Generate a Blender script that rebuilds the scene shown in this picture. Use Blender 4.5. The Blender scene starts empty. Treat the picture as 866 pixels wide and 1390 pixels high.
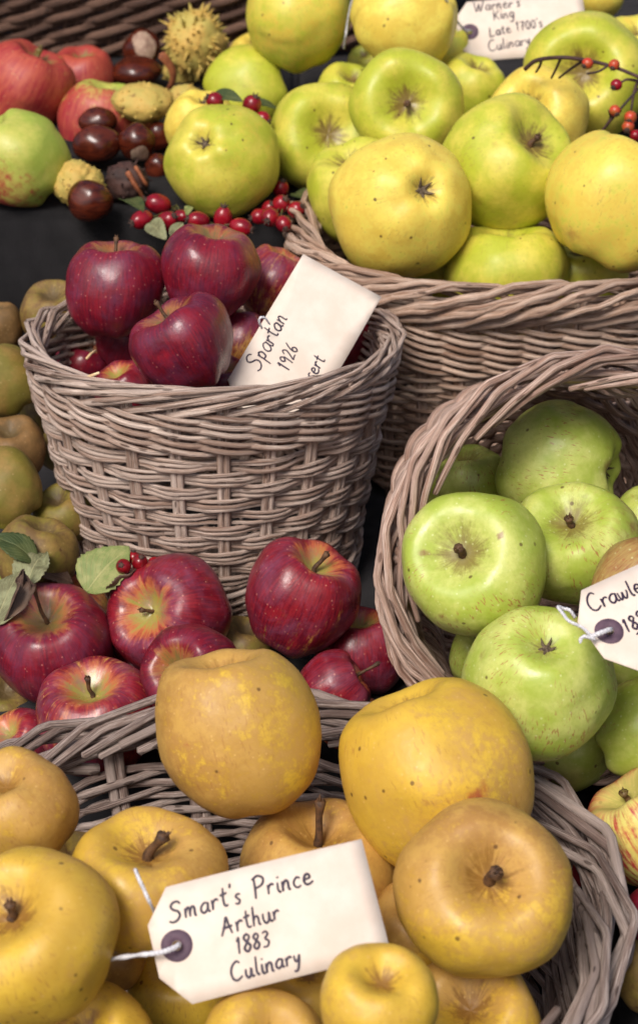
import bpy, bmesh, math, random
from mathutils import Vector, Matrix, Quaternion, noise
R = random.Random(7)
PI = math.pi
SC = bpy.context.scene
COL = SC.collection

# ------------------------------------------------------------------ camera (portrait short telephoto, looking down 30 degrees)
CAMH = 0.745
PITCH = math.radians(30)
LENS = 70.0
FP = 1390 * LENS / 36.0
CX, CY = 433.0, 695.0
CAM = Vector((0, 0, CAMH))
FW = Vector((0, math.cos(PITCH), -math.sin(PITCH)))
UP = Vector((0, math.sin(PITCH), math.cos(PITCH)))
RT = Vector((1, 0, 0))
cd = bpy.data.cameras.new('camera'); cam = bpy.data.objects.new('camera', cd); COL.objects.link(cam)
cam.location = CAM; cam.rotation_euler = (PI / 2 - PITCH, 0, 0)
cd.lens = LENS; cd.sensor_width = 36; cd.clip_start = 0.02; cd.clip_end = 50
cd.dof.use_dof = True; cd.dof.focus_distance = 1.16; cd.dof.aperture_fstop = 12
SC.camera = cam

def at(x, y, d):
    return CAM + FW * d + RT * ((x - CX) / FP * d) + UP * ((CY - y) / FP * d)
def ray(x, y):
    return FW + RT * ((x - CX) / FP) + UP * ((CY - y) / FP)
def on_z(x, y, z):
    v = ray(x, y); return (z - CAMH) / v.z
def rest_depth(x, y, rpx, z, sq=1.0):
    """depth of a ball of pixel radius rpx seen at x,y that rests on height z"""
    v = ray(x, y); return (z - CAMH) / (v.z - rpx / FP * sq)

Z_TABLE = 0.0; Z_SHELF = 0.173; Z_LOW = -0.10

# ------------------------------------------------------------------ helpers
def lin(r, g, b):
    f = lambda c: (c / 255 / 12.92) if c / 255 <= 0.04045 else ((c / 255 + 0.055) / 1.055) ** 2.4
    return (f(r), f(g), f(b), 1)

class NT:
    def __init__(s, name):
        s.m = bpy.data.materials.new(name); s.m.use_nodes = True
        s.t = s.m.node_tree; s.n = s.t.nodes; s.l = s.t.links
        s.b = s.n['Principled BSDF']
    def put(s, sock, v):
        if isinstance(v, bpy.types.NodeSocket): s.l.new(v, sock)
        elif v is not None: sock.default_value = v
    def noise(s, vec, scale, detail=3, rough=.55, w=None, dist=0):
        n = s.n.new('ShaderNodeTexNoise')
        if w is not None: n.noise_dimensions = '4D'; s.put(n.inputs['W'], w)
        s.put(n.inputs['Vector'], vec); n.inputs['Scale'].default_value = scale
        n.inputs['Detail'].default_value = detail; n.inputs['Roughness'].default_value = rough
        n.inputs['Distortion'].default_value = dist
        return n.outputs['Fac']
    def voro(s, vec, scale, w=None):
        n = s.n.new('ShaderNodeTexVoronoi')
        n.inputs['Scale'].default_value = scale
        if w is not None:
            a = s.n.new('ShaderNodeVectorMath'); a.operation = 'ADD'; s.put(a.inputs[0], vec); s.put(a.inputs[1], w); vec = a.outputs[0]
        s.put(n.inputs['Vector'], vec)
        return n.outputs['Distance'], n.outputs['Color']
    def ramp(s, v, a, b, lo=0., hi=1.):
        n = s.n.new('ShaderNodeMapRange'); n.interpolation_type = 'SMOOTHSTEP'
        s.put(n.inputs['Value'], v)
        if a > b: a, b, lo, hi = b, a, hi, lo
        n.inputs['From Min'].default_value = a; n.inputs['From Max'].default_value = b
        n.inputs['To Min'].default_value = lo; n.inputs['To Max'].default_value = hi
        return n.outputs['Result']
    def mix(s, f, a, b, mode='MIX'):
        n = s.n.new('ShaderNodeMix'); n.data_type = 'RGBA'; n.blend_type = mode
        s.put(n.inputs[0], f); s.put(n.inputs[6], a); s.put(n.inputs[7], b)
        return n.outputs[2]
    def math(s, op, a, b=None, clamp=False):
        n = s.n.new('ShaderNodeMath'); n.operation = op; n.use_clamp = clamp
        s.put(n.inputs[0], a); s.put(n.inputs[1], b)
        return n.outputs[0]
    def attr(s, name):
        n = s.n.new('ShaderNodeAttribute'); n.attribute_name = name
        return n
    def vmul(s, v, t):
        n = s.n.new('ShaderNodeVectorMath'); n.operation = 'MULTIPLY'
        s.put(n.inputs[0], v); s.put(n.inputs[1], t); return n.outputs[0]
    def obj(s):
        return s.n.new('ShaderNodeTexCoord').outputs['Object']
    def rnd(s, k=40.):
        return s.math('MULTIPLY', s.n.new('ShaderNodeObjectInfo').outputs['Random'], k)
    def bump(s, h, strength, dist):
        n = s.n.new('ShaderNodeBump'); n.inputs['Strength'].default_value = strength
        n.inputs['Distance'].default_value = dist; s.put(n.inputs['Height'], h)
        s.l.new(n.outputs[0], s.b.inputs['Normal'])
    def fin(s, col, rough, spec=.5, coat=0):
        s.put(s.b.inputs['Base Color'], col); s.put(s.b.inputs['Roughness'], rough)
        s.b.inputs['Specular IOR Level'].default_value = spec
        if coat: s.b.inputs['Coat Weight'].default_value = coat; s.b.inputs['Coat Roughness'].default_value = .25
        return s.m

def apple_mat(name, c1, c2, b1, b2, cav, *, streak=.35, mott=.25, cavw=(.05, .17), lent=.5, lentcol=None,
              blem=.3, rough=.42, bloom=0, bloomcol=(.3, .2, .3, 1), mscale=38, base_contrast=(.38, .62), sss=.0, raycol=None, ends=1.0,
              fleck=0, fleckcol=None, n2s=70, fm_=.15, mw=.25, patchcol=None):
    s = NT(name); v = s.obj(); w = s.rnd(); sv = s.attr('sv').outputs['Vector']
    lat = s.attr('lat').outputs['Fac']; bl = s.attr('blush').outputs['Fac']
    n1 = s.noise(v, mscale, 5, .6, w)
    base = s.mix(s.ramp(n1, *base_contrast), c1, c2)
    nf = s.noise(v, 260, 3, .7, w)
    base = s.mix(s.ramp(nf, .35, .75, 0, .35), base, s.mix(.5, c1, c2, 'MULTIPLY'))
    st = s.noise(s.vmul(sv, (11, 11, 1.7)), 1.0, 4, .6, w)
    st2 = s.noise(s.vmul(sv, (26, 26, 3.0)), 1.0, 3, .6, w)
    n2 = s.noise(v, n2s, 6, .66, s.math('ADD', w, 7.), .4)
    m = s.math('ADD', bl, s.math('MULTIPLY', s.math('SUBTRACT', st, .5), streak * 4))
    m = s.math('ADD', m, s.math('MULTIPLY', s.math('SUBTRACT', n2, .5), mott * 4))
    m = s.math('ADD', m, s.math('MULTIPLY', s.math('SUBTRACT', nf, .5), fm_ * 4))
    mask = s.ramp(m, .5 - mw, .5 + mw)
    bc = s.mix(s.ramp(s.math('ADD', s.math('MULTIPLY', st2 if streak > .1 else nf, .6 if streak > .1 else .35), s.math('MULTIPLY', n2 if streak < .1 else n1, .5 if streak > .1 else .8)), .42, .68), b1, b2)
    col = s.mix(mask, base, bc)
    if fleck:   # short broken red-brown strokes
        fm = s.math('MULTIPLY', s.ramp(s.noise(s.vmul(sv, (30, 30, 9)), 1.0, 2, .5, s.math('ADD', w, 3.)), .58, .66),
                    s.ramp(s.noise(v, 28, 2, .5, s.math('ADD', w, 11.)), .44, .58))
        col = s.mix(s.math('MULTIPLY', fm, fleck), col, fleckcol)
    # stem cavity with rays running out of it
    sc_ = s.noise(s.vmul(sv, (3.2, 3.2, 1.2)), 1.0, 4, .7, s.math('ADD', w, 23.))
    cl = s.math('ADD', lat, s.math('ADD', s.math('MULTIPLY', s.math('SUBTRACT', .5, sc_), .20 if raycol is None else .26), s.math('MULTIPLY', s.math('SUBTRACT', .52, st), .05 if raycol is None else .10)))
    cl = s.math('ADD', cl, s.math('MULTIPLY', s.math('SUBTRACT', .5, nf), .10))
    if raycol: col = s.mix(s.ramp(cl, cavw[1] * 1.5, cavw[1] * .7, 0, .8), col, raycol)
    cm = s.ramp(cl, cavw[1], cavw[0])
    col = s.mix(s.math('MULTIPLY', cm, ends), col, cav)
    cm2 = s.ramp(cl, .945, .995)
    col = s.mix(s.math('MULTIPLY', cm2, .7 * ends), col, s.mix(.5, cav, lin(90, 70, 45)))
    if bloom:
        bn = s.noise(v, 45, 6, .68, s.math('ADD', w, 17.), .6)
        col = s.mix(s.math('MULTIPLY', s.ramp(bn, .42, .68), bloom), col, bloomcol)
    if lent:
        d, c = s.voro(v, 290, w)
        k = s.n.new('ShaderNodeSeparateColor'); s.l.new(c, k.inputs[0])
        dm = s.math('MULTIPLY', s.ramp(d, .24, .12), s.ramp(k.outputs[0], .4, .9))
        col = s.mix(s.math('MULTIPLY', dm, lent), col, lentcol or lin(220, 190, 140))
    if blem:
        d, c = s.voro(v, 85, s.math('ADD', w, 5.))
        k = s.n.new('ShaderNodeSeparateColor'); s.l.new(c, k.inputs[0])
        dd = s.math('ADD', d, s.math('MULTIPLY', nf, .12))
        dm = s.math('MULTIPLY', s.ramp(dd, .19, .13), s.ramp(k.outputs[1], .50, .56))
        col = s.mix(s.math('MULTIPLY', dm, blem), col, lin(82, 52, 26))
    if patchcol:   # a scar, bruise or blush spot of its own
        pa = s.math('ADD', s.attr('patch').outputs['Fac'], s.math('MULTIPLY', s.math('SUBTRACT', s.noise(v, 160, 4, .7, w), .5), 1.1))
        col = s.mix(s.ramp(pa, .30, 1.0, 0, .85), col, patchcol)
    r = s.ramp(s.noise(v, 55, 4, .6, w), .3, .7, rough - .07, rough + .13)
    s.bump(s.math('ADD', s.math('MULTIPLY', nf, .45), s.noise(v, 60, 3, .6, w)), .32, .0014)
    if sss:
        s.b.inputs['Subsurface Weight'].default_value = sss
        s.b.inputs['Subsurface Radius'].default_value = (.006, .004, .001); s.b.inputs['Subsurface Scale'].default_value = 1
    return s.fin(col, r, .5)

def rod_mat(name, dark, mid, light, rough=.62):
    s = NT(name); a = s.attr('rod').outputs['Vector']; sd = s.attr('seed').outputs['Fac']
    w = s.math('MULTIPLY', sd, 37.)
    v = s.vmul(a, (60, 1.5, 1.5)); f = s.noise(v, 1.0, 4, .65, w)
    fib = s.noise(s.vmul(a, (22, 5, 5)), 1.0, 3, .6, w)
    big = s.noise(s.vmul(a, (14, .4, .4)), 1.0, 3, .6, w)
    fine = s.noise(s.vmul(a, (30, 16, 16)), 1.0, 3, .7, s.math('ADD', w, 2.))
    col = s.mix(s.ramp(f, .35, .65), mid, light)
    col = s.mix(s.ramp(fib, .46, .64, 0, .85), col, dark)
    col = s.mix(s.ramp(fine, .5, .66, 0, .6), col, dark)
    col = s.mix(s.ramp(fine, .46, .34, 0, .35), col, light)
    col = s.mix(s.ramp(big, .50, .70, 0, .7), col, dark)
    sd2 = s.math('FRACT', s.math('MULTIPLY', sd, 7.3))
    col = s.mix(s.ramp(sd, .4, 1, 0, .6), col, s.mix(.6, mid, dark))
    col = s.mix(s.ramp(sd2, .6, 1, 0, .45), col, light)
    kn, kc = s.voro(s.vmul(a, (90, .8, .8)), 1.0, w)
    k = s.n.new('ShaderNodeSeparateColor'); s.l.new(kc, k.inputs[0])
    km = s.math('MULTIPLY', s.ramp(kn, .4, .25), s.ramp(k.outputs[0], .86, .9))
    col = s.mix(s.math('MULTIPLY', km, .7), col, s.mix(.6, dark, lin(40, 25, 18)))
    s.bump(s.math('ADD', s.math('ADD', fib, fine), s.math('MULTIPLY', km, .8)), .8, .0010)
    return s.fin(col, s.ramp(f, .3, .7, rough - .1, rough + .15), .3)

def simple_mat(name, c1, c2, scale=80, rough=.6, bump=0, spec=.5, coat=0, detail=4):
    s = NT(name); v = s.obj(); w = s.rnd()
    n = s.noise(v, scale, detail, .6, w)
    if bump: s.bump(s.noise(v, scale * 2.5, 3, .6, w), bump, .001)
    return s.fin(s.mix(s.ramp(n, .35, .65), c1, c2), rough, spec, coat)

M = {}
M['smart'] = apple_mat('golden russeted apple skin', lin(216, 178, 60), lin(200, 160, 62), lin(164, 118, 62), lin(194, 152, 76),
    lin(140, 100, 40), patchcol=lin(158, 62, 48), streak=.03, mott=.50, cavw=(.02, .09), lent=.4, lentcol=lin(222, 184, 112), blem=.75, rough=.46, mscale=24, base_contrast=(.38, .62), sss=.04, n2s=46, fm_=.34, mw=.27, fleck=.35, fleckcol=lin(150, 92, 52))
M['spartan'] = apple_mat('dark maroon apple skin', lin(150, 120, 50), lin(165, 60, 45), lin(88, 16, 35), lin(130, 22, 38),
    lin(120, 100, 52), patchcol=lin(150, 22, 38), streak=.16, mott=.12, cavw=(.03, .11), lent=.45, lentcol=lin(190, 120, 110), blem=.15, rough=.33,
    bloom=.42, bloomcol=lin(106, 60, 88), raycol=lin(170, 110, 60), sss=.03)
M['red'] = apple_mat('crimson streaked apple skin', lin(214, 170, 78), lin(190, 84, 54), lin(98, 16, 34), lin(142, 32, 42),
    lin(150, 140, 66), patchcol=lin(214, 150, 90), streak=.30, mott=.16, cavw=(.03, .11), lent=.42, lentcol=lin(210, 140, 120), blem=.15, rough=.32,
    bloom=.45, bloomcol=lin(132, 80, 106), raycol=lin(196, 112, 66), sss=.04)
M['crawley'] = apple_mat('bright green apple skin', lin(164, 180, 70), lin(198, 202, 112), lin(168, 140, 82), lin(142, 92, 56),
    lin(128, 116, 56), patchcol=lin(128, 82, 50), streak=.22, mott=.22, cavw=(.02, .12), lent=.45, lentcol=lin(215, 222, 160), blem=.75, rough=.38, fm_=.1, sss=.05,
    fleck=.75, fleckcol=lin(158, 92, 58))
M['warner'] = apple_mat('yellow green cooking apple skin', lin(176, 182, 54), lin(208, 196, 80), lin(232, 212, 94), lin(220, 190, 78),
    lin(120, 100, 46), patchcol=lin(168, 116, 62), streak=.02, mott=.30, cavw=(.02, .10), lent=.35, lentcol=lin(140, 120, 60), blem=.8, rough=.44, sss=.05,
    fleck=.3, fleckcol=lin(150, 120, 60))
M['russet'] = apple_mat('brown olive russet skin', lin(118, 108, 40), lin(142, 114, 56), lin(130, 96, 54), lin(106, 80, 44),
    lin(90, 72, 40), streak=.06, mott=.40, cavw=(.03, .13), lent=.3, lentcol=lin(190, 160, 110), blem=.7, rough=.6, mscale=45)
M['blush'] = apple_mat('red blushed green apple skin', lin(160, 176, 70), lin(190, 186, 90), lin(150, 38, 46), lin(178, 82, 60),
    lin(120, 110, 60), streak=.12, mott=.34, cavw=(.03, .11), lent=.3, lentcol=lin(200, 190, 130), blem=.4, rough=.5)
M['cream'] = apple_mat('red and cream apple skin', lin(214, 206, 116), lin(220, 190, 96), lin(166, 40, 52), lin(196, 70, 66),
    lin(180, 170, 90), streak=.42, mott=.12, cavw=(.05, .16), lent=.3, blem=.3, rough=.42, raycol=lin(214, 200, 116))
M['stem'] = simple_mat('dry apple stem', lin(96, 66, 40), lin(60, 40, 26), 300, .7, .4)
M['gstem'] = simple_mat('green brown apple stem', lin(126, 116, 54), lin(96, 66, 40), 200, .6, .3)
M['calyx'] = simple_mat('dried calyx', lin(62, 46, 32), lin(112, 96, 76), 500, .8, .5)
M['wicker'] = rod_mat('weathered willow', lin(108, 78, 64), lin(188, 158, 140), lin(232, 212, 198))
M['wicker_warm'] = rod_mat('pink brown willow', lin(116, 82, 66), lin(188, 152, 134), lin(228, 202, 186))
M['wicker_honey'] = rod_mat('honey brown willow', lin(114, 80, 62), lin(188, 152, 128), lin(230, 204, 184))
M['wicker_grey'] = rod_mat('grey brown willow', lin(80, 60, 54), lin(144, 122, 112), lin(200, 182, 172))
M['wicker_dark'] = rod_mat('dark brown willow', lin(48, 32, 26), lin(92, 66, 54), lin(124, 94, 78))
s = NT('black tablecloth'); v = s.obj()
nn = s.noise(v, 900, 2, .5); n2 = s.noise(v, 9, 4, .6)
s.bump(s.math('ADD', nn, s.math('MULTIPLY', s.noise(v, 5, 3, .6, None, 1.5), 40)), .5, .001)
M['cloth'] = s.fin(s.mix(s.ramp(n2, .3, .7), (.012, .011, .012, 1), (.026, .024, .026, 1)), .85, .25)
s = NT('manila card'); v = s.obj()
nn = s.noise(v, 40, 5, .6); nf = s.noise(v, 900, 3, .7)
c = s.mix(s.ramp(nn, .3, .7), lin(228, 214, 200), lin(218, 200, 184)); c = s.mix(s.ramp(nf, .6, .75, 0, .25), c, lin(200, 176, 154))
s.bump(nf, .12, .0003)
M['card'] = s.fin(c, .72, .3)
M['ring'] = simple_mat('brown card reinforcement ring', lin(96, 72, 86), lin(80, 60, 74), 300, .7)
M['ink'] = simple_mat('dark purple marker ink', lin(48, 28, 56), lin(34, 20, 42), 600, .5)
M['string'] = simple_mat('white cotton string', lin(232, 230, 232), lin(200, 198, 204), 900, .85, .5)
M['conker'] = NT('glossy conker'); s = M['conker']; v = s.obj(); w = s.rnd()
g = s.noise(s.vmul(v, (1, 1, 3)), 60, 4, .6, w, 1.2)
M['conker'] = s.fin(s.mix(s.ramp(g, .35, .65), lin(58, 20, 12), lin(90, 36, 20)), .24, .5)
M['hilum'] = simple_mat('conker pale scar', lin(176, 150, 128), lin(140, 110, 94), 200, .7, .3)
s = NT('yellow conker husk'); v = s.obj(); w = s.rnd()
d, c_ = s.voro(v, 170, w); n1 = s.noise(v, 60, 4, .6, w)
col = s.mix(s.ramp(n1, .35, .65), lin(176, 160, 84), lin(196, 160, 84)); col = s.mix(s.ramp(s.noise(v, 130, 4, .7, w), .58, .68, 0, .85), col, lin(100, 66, 34))
s.bump(n1, .5, .002)
M['husk'] = s.fin(col, .65, .3)
M['husk_dark'] = simple_mat('dark rotten conker husk', lin(70, 42, 34), lin(44, 26, 22), 90, .75, .6)
M['husk_in'] = simple_mat('orange brown husk edge', lin(158, 92, 54), lin(110, 56, 34), 90, .7, .4)
M['hip'] = simple_mat('glossy red rose hip', lin(146, 16, 32), lin(112, 10, 26), 120, .26, 0, .5)
M['haw'] = simple_mat('dark red haw berry', lin(146, 16, 26), lin(98, 10, 20), 120, .24)
M['orangeberry'] = simple_mat('orange red berry', lin(196, 52, 34), lin(160, 84, 40), 220, .35)
M['tip'] = simple_mat('dry berry tip', lin(48, 30, 28), lin(84, 60, 48), 400, .8)
M['twig'] = simple_mat('purple brown twig', lin(74, 48, 44), lin(44, 30, 30), 150, .7, .4)
M['greenstem'] = simple_mat('green stem', lin(96, 104, 50), lin(84, 62, 40), 150, .6)
M['straw'] = simple_mat('pale straw', lin(226, 198, 156), lin(196, 160, 116), 200, .6)
def leaf_mat(name, a, b, vein):
    s = NT(name); v = s.obj(); w = s.rnd(); u = s.attr('luv').outputs['Vector']
    sp = s.n.new('ShaderNodeSeparateXYZ'); s.l.new(u, sp.inputs[0])
    ay = s.math('ABSOLUTE', sp.outputs[1])
    ph = s.math('SUBTRACT', s.math('MULTIPLY', sp.outputs[0], 7.), s.math('MULTIPLY', ay, 4.5))
    fr = s.math('ABSOLUTE', s.math('SUBTRACT', s.math('FRACT', ph), .5))
    vm = s.math('MAXIMUM', s.ramp(fr, .09, .02), s.ramp(ay, .07, .02))
    n1 = s.noise(v, 90, 5, .65, w)
    col = s.mix(s.ramp(n1, .4, .6), a, b); col = s.mix(s.math('MULTIPLY', vm, .55), col, vein)
    s.bump(s.math('ADD', s.math('MULTIPLY', vm, -1.), n1), .5, .0012)
    return s.fin(col, .6, .35)
M['leaf_green'] = leaf_mat('grey green leaf', lin(116, 130, 72), lin(146, 148, 92), lin(168, 164, 110))
M['leaf_dark'] = leaf_mat('dark green leaf', lin(52, 66, 32), lin(76, 84, 44), lin(104, 110, 66))
M['leaf_brown'] = leaf_mat('dry brown leaf', lin(104, 84, 70), lin(78, 56, 46), lin(128, 104, 84))
M['leaf_pale'] = leaf_mat('pale olive leaf', lin(138, 140, 104), lin(106, 104, 74), lin(160, 156, 116))

def tag(o, label=None, cat=None, group=None, kind=None):
    if label: o['label'] = label
    if cat: o['category'] = cat
    if group: o['group'] = group
    if kind: o['kind'] = kind
    return o
def empty(name, loc=(0, 0, 0), rot=None):
    o = bpy.data.objects.new(name, None); COL.objects.link(o); o.location = loc; o.empty_display_size = .02
    if rot is not None: o.rotation_mode = 'QUATERNION'; o.rotation_quaternion = rot
    return o

class MB:
    """gathers verts / faces (+ attributes) and links them as one mesh object"""
    def __init__(s): s.v = []; s.f = []; s.rod = []; s.seed = []
    def tube(s, pts, rad, sides=7, seed=None, cap=True, squash=None):
        """tube through pts; rad a number or a function of u"""
        seed = R.random() if seed is None else seed
        n = len(pts); base = len(s.v); L = 0.; prevn = None; off = R.random() * 3
        for i, p in enumerate(pts):
            a = pts[max(0, i - 1)]; b = pts[min(n - 1, i + 1)]; t = (b - a)
            t = t.normalized() if t.length > 1e-9 else Vector((0, 0, 1))
            if prevn is None:
                up = squash if squash is not None else (Vector((0, 0, 1)) if abs(t.z) < .9 else Vector((1, 0, 0)))
                nn = (up - t * up.dot(t)).normalized()
            else: 
                nn = prevn - t * prevn.dot(t); nn = nn.normalized() if nn.length > 1e-6 else prevn
            prevn = nn; bb = t.cross(nn)
            if i: L += (p - pts[i - 1]).length
            r = rad(i / (n - 1)) if callable(rad) else rad
            for k in range(sides):
                al = 2 * PI * k / sides; ca, sa = math.cos(al), math.sin(al)
                h = .3 if squash is not None else 1.
                s.v.append(p + nn * (ca * r * h) + bb * (sa * r)); s.rod.append((L + off, ca, sa)); s.seed.append(seed)
        for i in range(n - 1):
            for k in range(sides):
                a = base + i * sides + k; b = base + i * sides + (k + 1) % sides
                s.f.append((a, b, b + sides, a + sides))
        if cap:
            for e, (i, q) in enumerate(((0, 1), (n - 1, n - 2))):
                d = pts[i] - pts[q]; d = d.normalized() if d.length > 1e-9 else Vector((0, 0, 1))
                r = rad(i / (n - 1)) if callable(rad) else rad
                c = len(s.v); s.v.append(pts[i] + d * r * .45); s.rod.append((L + off, 0, 0)); s.seed.append(seed)
                for k in range(sides):
                    a = base + i * sides + k; b = base + i * sides + (k + 1) % sides
                    s.f.append((c, b, a) if e == 0 else (a, b, c))
    def ball(s, c, r, seg=12, rings=8, rot=None, fn=None):
        b = len(s.v); sx, sy, sz = r if isinstance(r, (tuple, list)) else (r, r, r)
        for i in range(rings + 1):
            t = PI * i / rings
            for j in range(seg):
                f = 2 * PI * j / seg
                q = Vector((math.sin(t) * math.cos(f) * sx, math.sin(t) * math.sin(f) * sy, math.cos(t) * sz))
                if fn: q = fn(q, t, f)
                if rot is not None: q = rot @ q
                s.v.append(Vector(c) + q); s.rod.append((0, 0, 0)); s.seed.append(0)
        for i in range(rings):
            for j in range(seg):
                a = b + i * seg + j; d = b + i * seg + (j + 1) % seg
                s.f.append((a, a + seg, d + seg, d))
    def build(s, name, mat, parent=None, smooth=True, rodattr=True):
        me = bpy.data.meshes.new(name); me.from_pydata([tuple(v) for v in s.v], [], s.f)
        if rodattr:
            a = me.attributes.new('rod', 'FLOAT_VECTOR', 'POINT'); a.data.foreach_set('vector', [c for q in s.rod for c in q])
            a = me.attributes.new('seed', 'FLOAT', 'POINT'); a.data.foreach_set('value', s.seed)
        me.materials.append(mat)
        if smooth: me.polygons.foreach_set('use_smooth', [True] * len(me.polygons))
        o = bpy.data.objects.new(name, me); COL.objects.link(o)
        if parent: o.parent = parent
        return o

def mesh_obj(name, verts, faces, mat, parent=None, smooth=True, attrs=None):
    me = bpy.data.meshes.new(name); me.from_pydata([tuple(v) for v in verts], [], faces)
    for k, (ty, data) in (attrs or {}).items():
        a = me.attributes.new(k, ty, 'POINT')
        if ty == 'FLOAT': a.data.foreach_set('value', data)
        else: a.data.foreach_set('vector', [c for q in data for c in q])
    me.materials.append(mat)
    if smooth: me.polygons.foreach_set('use_smooth', [True] * len(me.polygons))
    o = bpy.data.objects.new(name, me); COL.objects.link(o)
    if parent: o.parent = parent
    return o

# ------------------------------------------------------------------ apples
def profile(t, P):
    x = math.sin(t) ** P['sq'] * (1 + P['taper'] * math.cos(t))
    z = P['h'] * math.cos(t)
    z -= P['As'] * math.exp(-(t / P['ws']) ** 2)
    z += P['Ac'] * math.exp(-((PI - t) / P['wc']) ** 2)
    return x, z

def make_apple(loc, Rr, axis, kind, P=None, bl=(0.5, (0, 1, 0), .3), stem=None, calyx=True, big=True, spin=None, patches=()):
    """axis: world direction of the stem end; bl = (level, direction in camera terms, amount)"""
    D = dict(h=1.0, As=.44, ws=.34, Ac=.26, wc=.28, taper=.08, sq=.86, lob=.03)
    D.update(P or {})
    q = Vector((0, 0, 1)).rotation_difference(axis) @ Quaternion((0, 0, 1), R.random() * 6.28 if spin is None else spin)
    seg, rings = (72, 46) if big else (36, 26)
    so = Vector((R.random() * 50, R.random() * 50, R.random() * 50))
    bd = RT * bl[1][0] + UP * bl[1][1] - FW * bl[1][2]
    bd = (q.inverted() @ bd.normalized()) if bd.length > 0 else Vector((0, 0, 0))
    V = []; F = []; sv = []; la = []; bs = []; pt = []
    pl = [((q.inverted() @ d_).normalized(), r_, k_) for d_, r_, k_ in patches]
    ph = R.random() * 6.28; mx = 0
    zs = []
    for i in range(rings + 1):
        u = i / rings; t = PI * (u - .45 * math.sin(2 * PI * u) / (2 * PI))
        x, z = profile(min(max(t, 0), PI), D)
        for j in range(seg):
            f = 2 * PI * j / seg
            l5 = math.cos(5 * f + ph); wt = (math.sin(t) ** 1.5)
            k = 1 + D['lob'] * l5 * (.35 + .65 * (1 - math.cos(t)) / 2)
            dx = Vector((math.sin(t) * math.cos(f), math.sin(t) * math.sin(f), math.cos(t)))
            nz = noise.noise(dx * 1.1 + so) * .066 + noise.noise(dx * 2.6 + so) * .024 + noise.noise(dx * 6 + so) * .005
            zz = z * (1 + .0 * l5) + D['lob'] * .8 * l5 * math.exp(-((t - .6) / .4) ** 2) + D['lob'] * .9 * l5 * -math.exp(-((PI - t - .5) / .35) ** 2)
            p = Vector((x * k * math.cos(f), x * k * math.sin(f), zz)) 
            p = p * (1 + nz)
            # gentle tilt of the shoulders
            p.z += p.x * .10 * math.sin(so.x) * (1 if p.z > 0 else .3)
            V.append(p * Rr); sv.append((math.cos(f), math.sin(f), t / PI * 3)); la.append(t / PI)
            dn = p.normalized()
            bs.append(bl[0] + bl[2] * dn.dot(bd))
            pt.append(max([0.] + [k_ * max(0, 1.15 - dn.angle(d_) / r_) for d_, r_, k_ in pl]))
    for i in range(rings):
        for j in range(seg):
            a = i * seg + j; d = i * seg + (j + 1) % seg
            F.append((a, a + seg, d + seg, d))
    o = mesh_obj('apple', V, F, M[kind], attrs={'sv': ('FLOAT_VECTOR', sv), 'lat': ('FLOAT', la), 'blush': ('FLOAT', bs), 'patch': ('FLOAT', pt)})
    o.location = loc; o.rotation_mode = 'QUATERNION'; o.rotation_quaternion = q
    zt = (D['h'] - D['As']) * Rr
    if stem:
        L, lean, thick, mt = stem       # length in radii, lean direction in camera terms
        ld = q.inverted() @ (RT * lean[0] + UP * lean[1] - FW * lean[2])
        m = MB(); pts = []
        for i in range(9):
            u = i / 8
            pts.append(Vector((0, 0, zt - .02 * Rr)) + Vector((0, 0, 1)) * (u * L * Rr * .75) + ld * (u * u * L * Rr * .6) + Vector((noise.noise(so + Vector((u * 2, 0, 0))), noise.noise(so + Vector((0, u * 2, 0))), 0)) * .04 * Rr)
        m.tube(pts, lambda u: thick * .62 * (1 + .5 * (1 - u) ** 3 + 1.1 * max(0, u - .78) * 3 + .12 * noise.noise(Vector((u * 8, so.x, 0)))), 8)
        for k in range(4):
            e = pts[-1]; dv = (pts[-1] - pts[-3]).normalized(); o_ = Vector((math.cos(k * 1.7), math.sin(k * 1.7), 0)) * thick * .5
            m.tube([e + o_ * .6, e + o_ + dv * thick * R.uniform(.5, 1.4)], lambda u: thick * .3 * (1.1 - .8 * u), 5)
        m.build('stem', M[mt], o)
    if calyx:
        m = MB(); zb = -(D['h'] - D['Ac']) * Rr; cr = .085 * Rr
        m.ball((0, 0, zb + .01 * Rr), (cr, cr, cr * .5), 10, 6)
        for k in range(5):
            a = k * 1.2566 + R.random() * .4; ln = cr * (1.3 + R.random() * .9); dr = Vector((math.cos(a), math.sin(a), 0))
            p0 = Vector((0, 0, zb)) + dr * cr * .6
            c = R.uniform(-.4, .6)
            pts = [p0 + dr * (ln * u * .6) + Vector((0, 0, -ln * (.75 * u - c * u * u))) for u in (0, .3, .6, .85, 1)]
            m.tube(pts, lambda u: cr * .36 * (1.02 - u), 5)
        m.build('calyx', M['calyx'], o)
    return o

placed = []     # (centre, radius)
def spot(x, y, rpx, d0, gap=.965, margin=True, step=.003):
    """first depth at or behind d0 where a ball of rpx pixels touches none placed before"""
    d = d0
    for _ in range(400):
        p = at(x, y, d); r = rpx * d / FP; ok = True
        for (c, rr) in placed:
            if (p - c).length < (r + rr) * gap: ok = False; break
        if ok: break
        d += step
    return d

def axis_from(x, y, rpx, feat, end):
    """feat = pixel of the stem hollow (end 's') or of the eye (end 'c')"""
    vx = (feat[0] - x) / (.80 * rpx); vy = (y - feat[1]) / (.80 * rpx); l = math.hypot(vx, vy)
    if l > .98: vx, vy = vx / l * .98, vy / l * .98; l = .98
    vz = math.sqrt(1 - l * l)
    a = (RT * vx + UP * vy - FW * vz).normalized()
    # the ray to the apple is not the optical axis: turn along
    q = FW.rotation_difference(ray(x, y).normalized()); a = q @ a
    return a if end == 's' else -a

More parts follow.
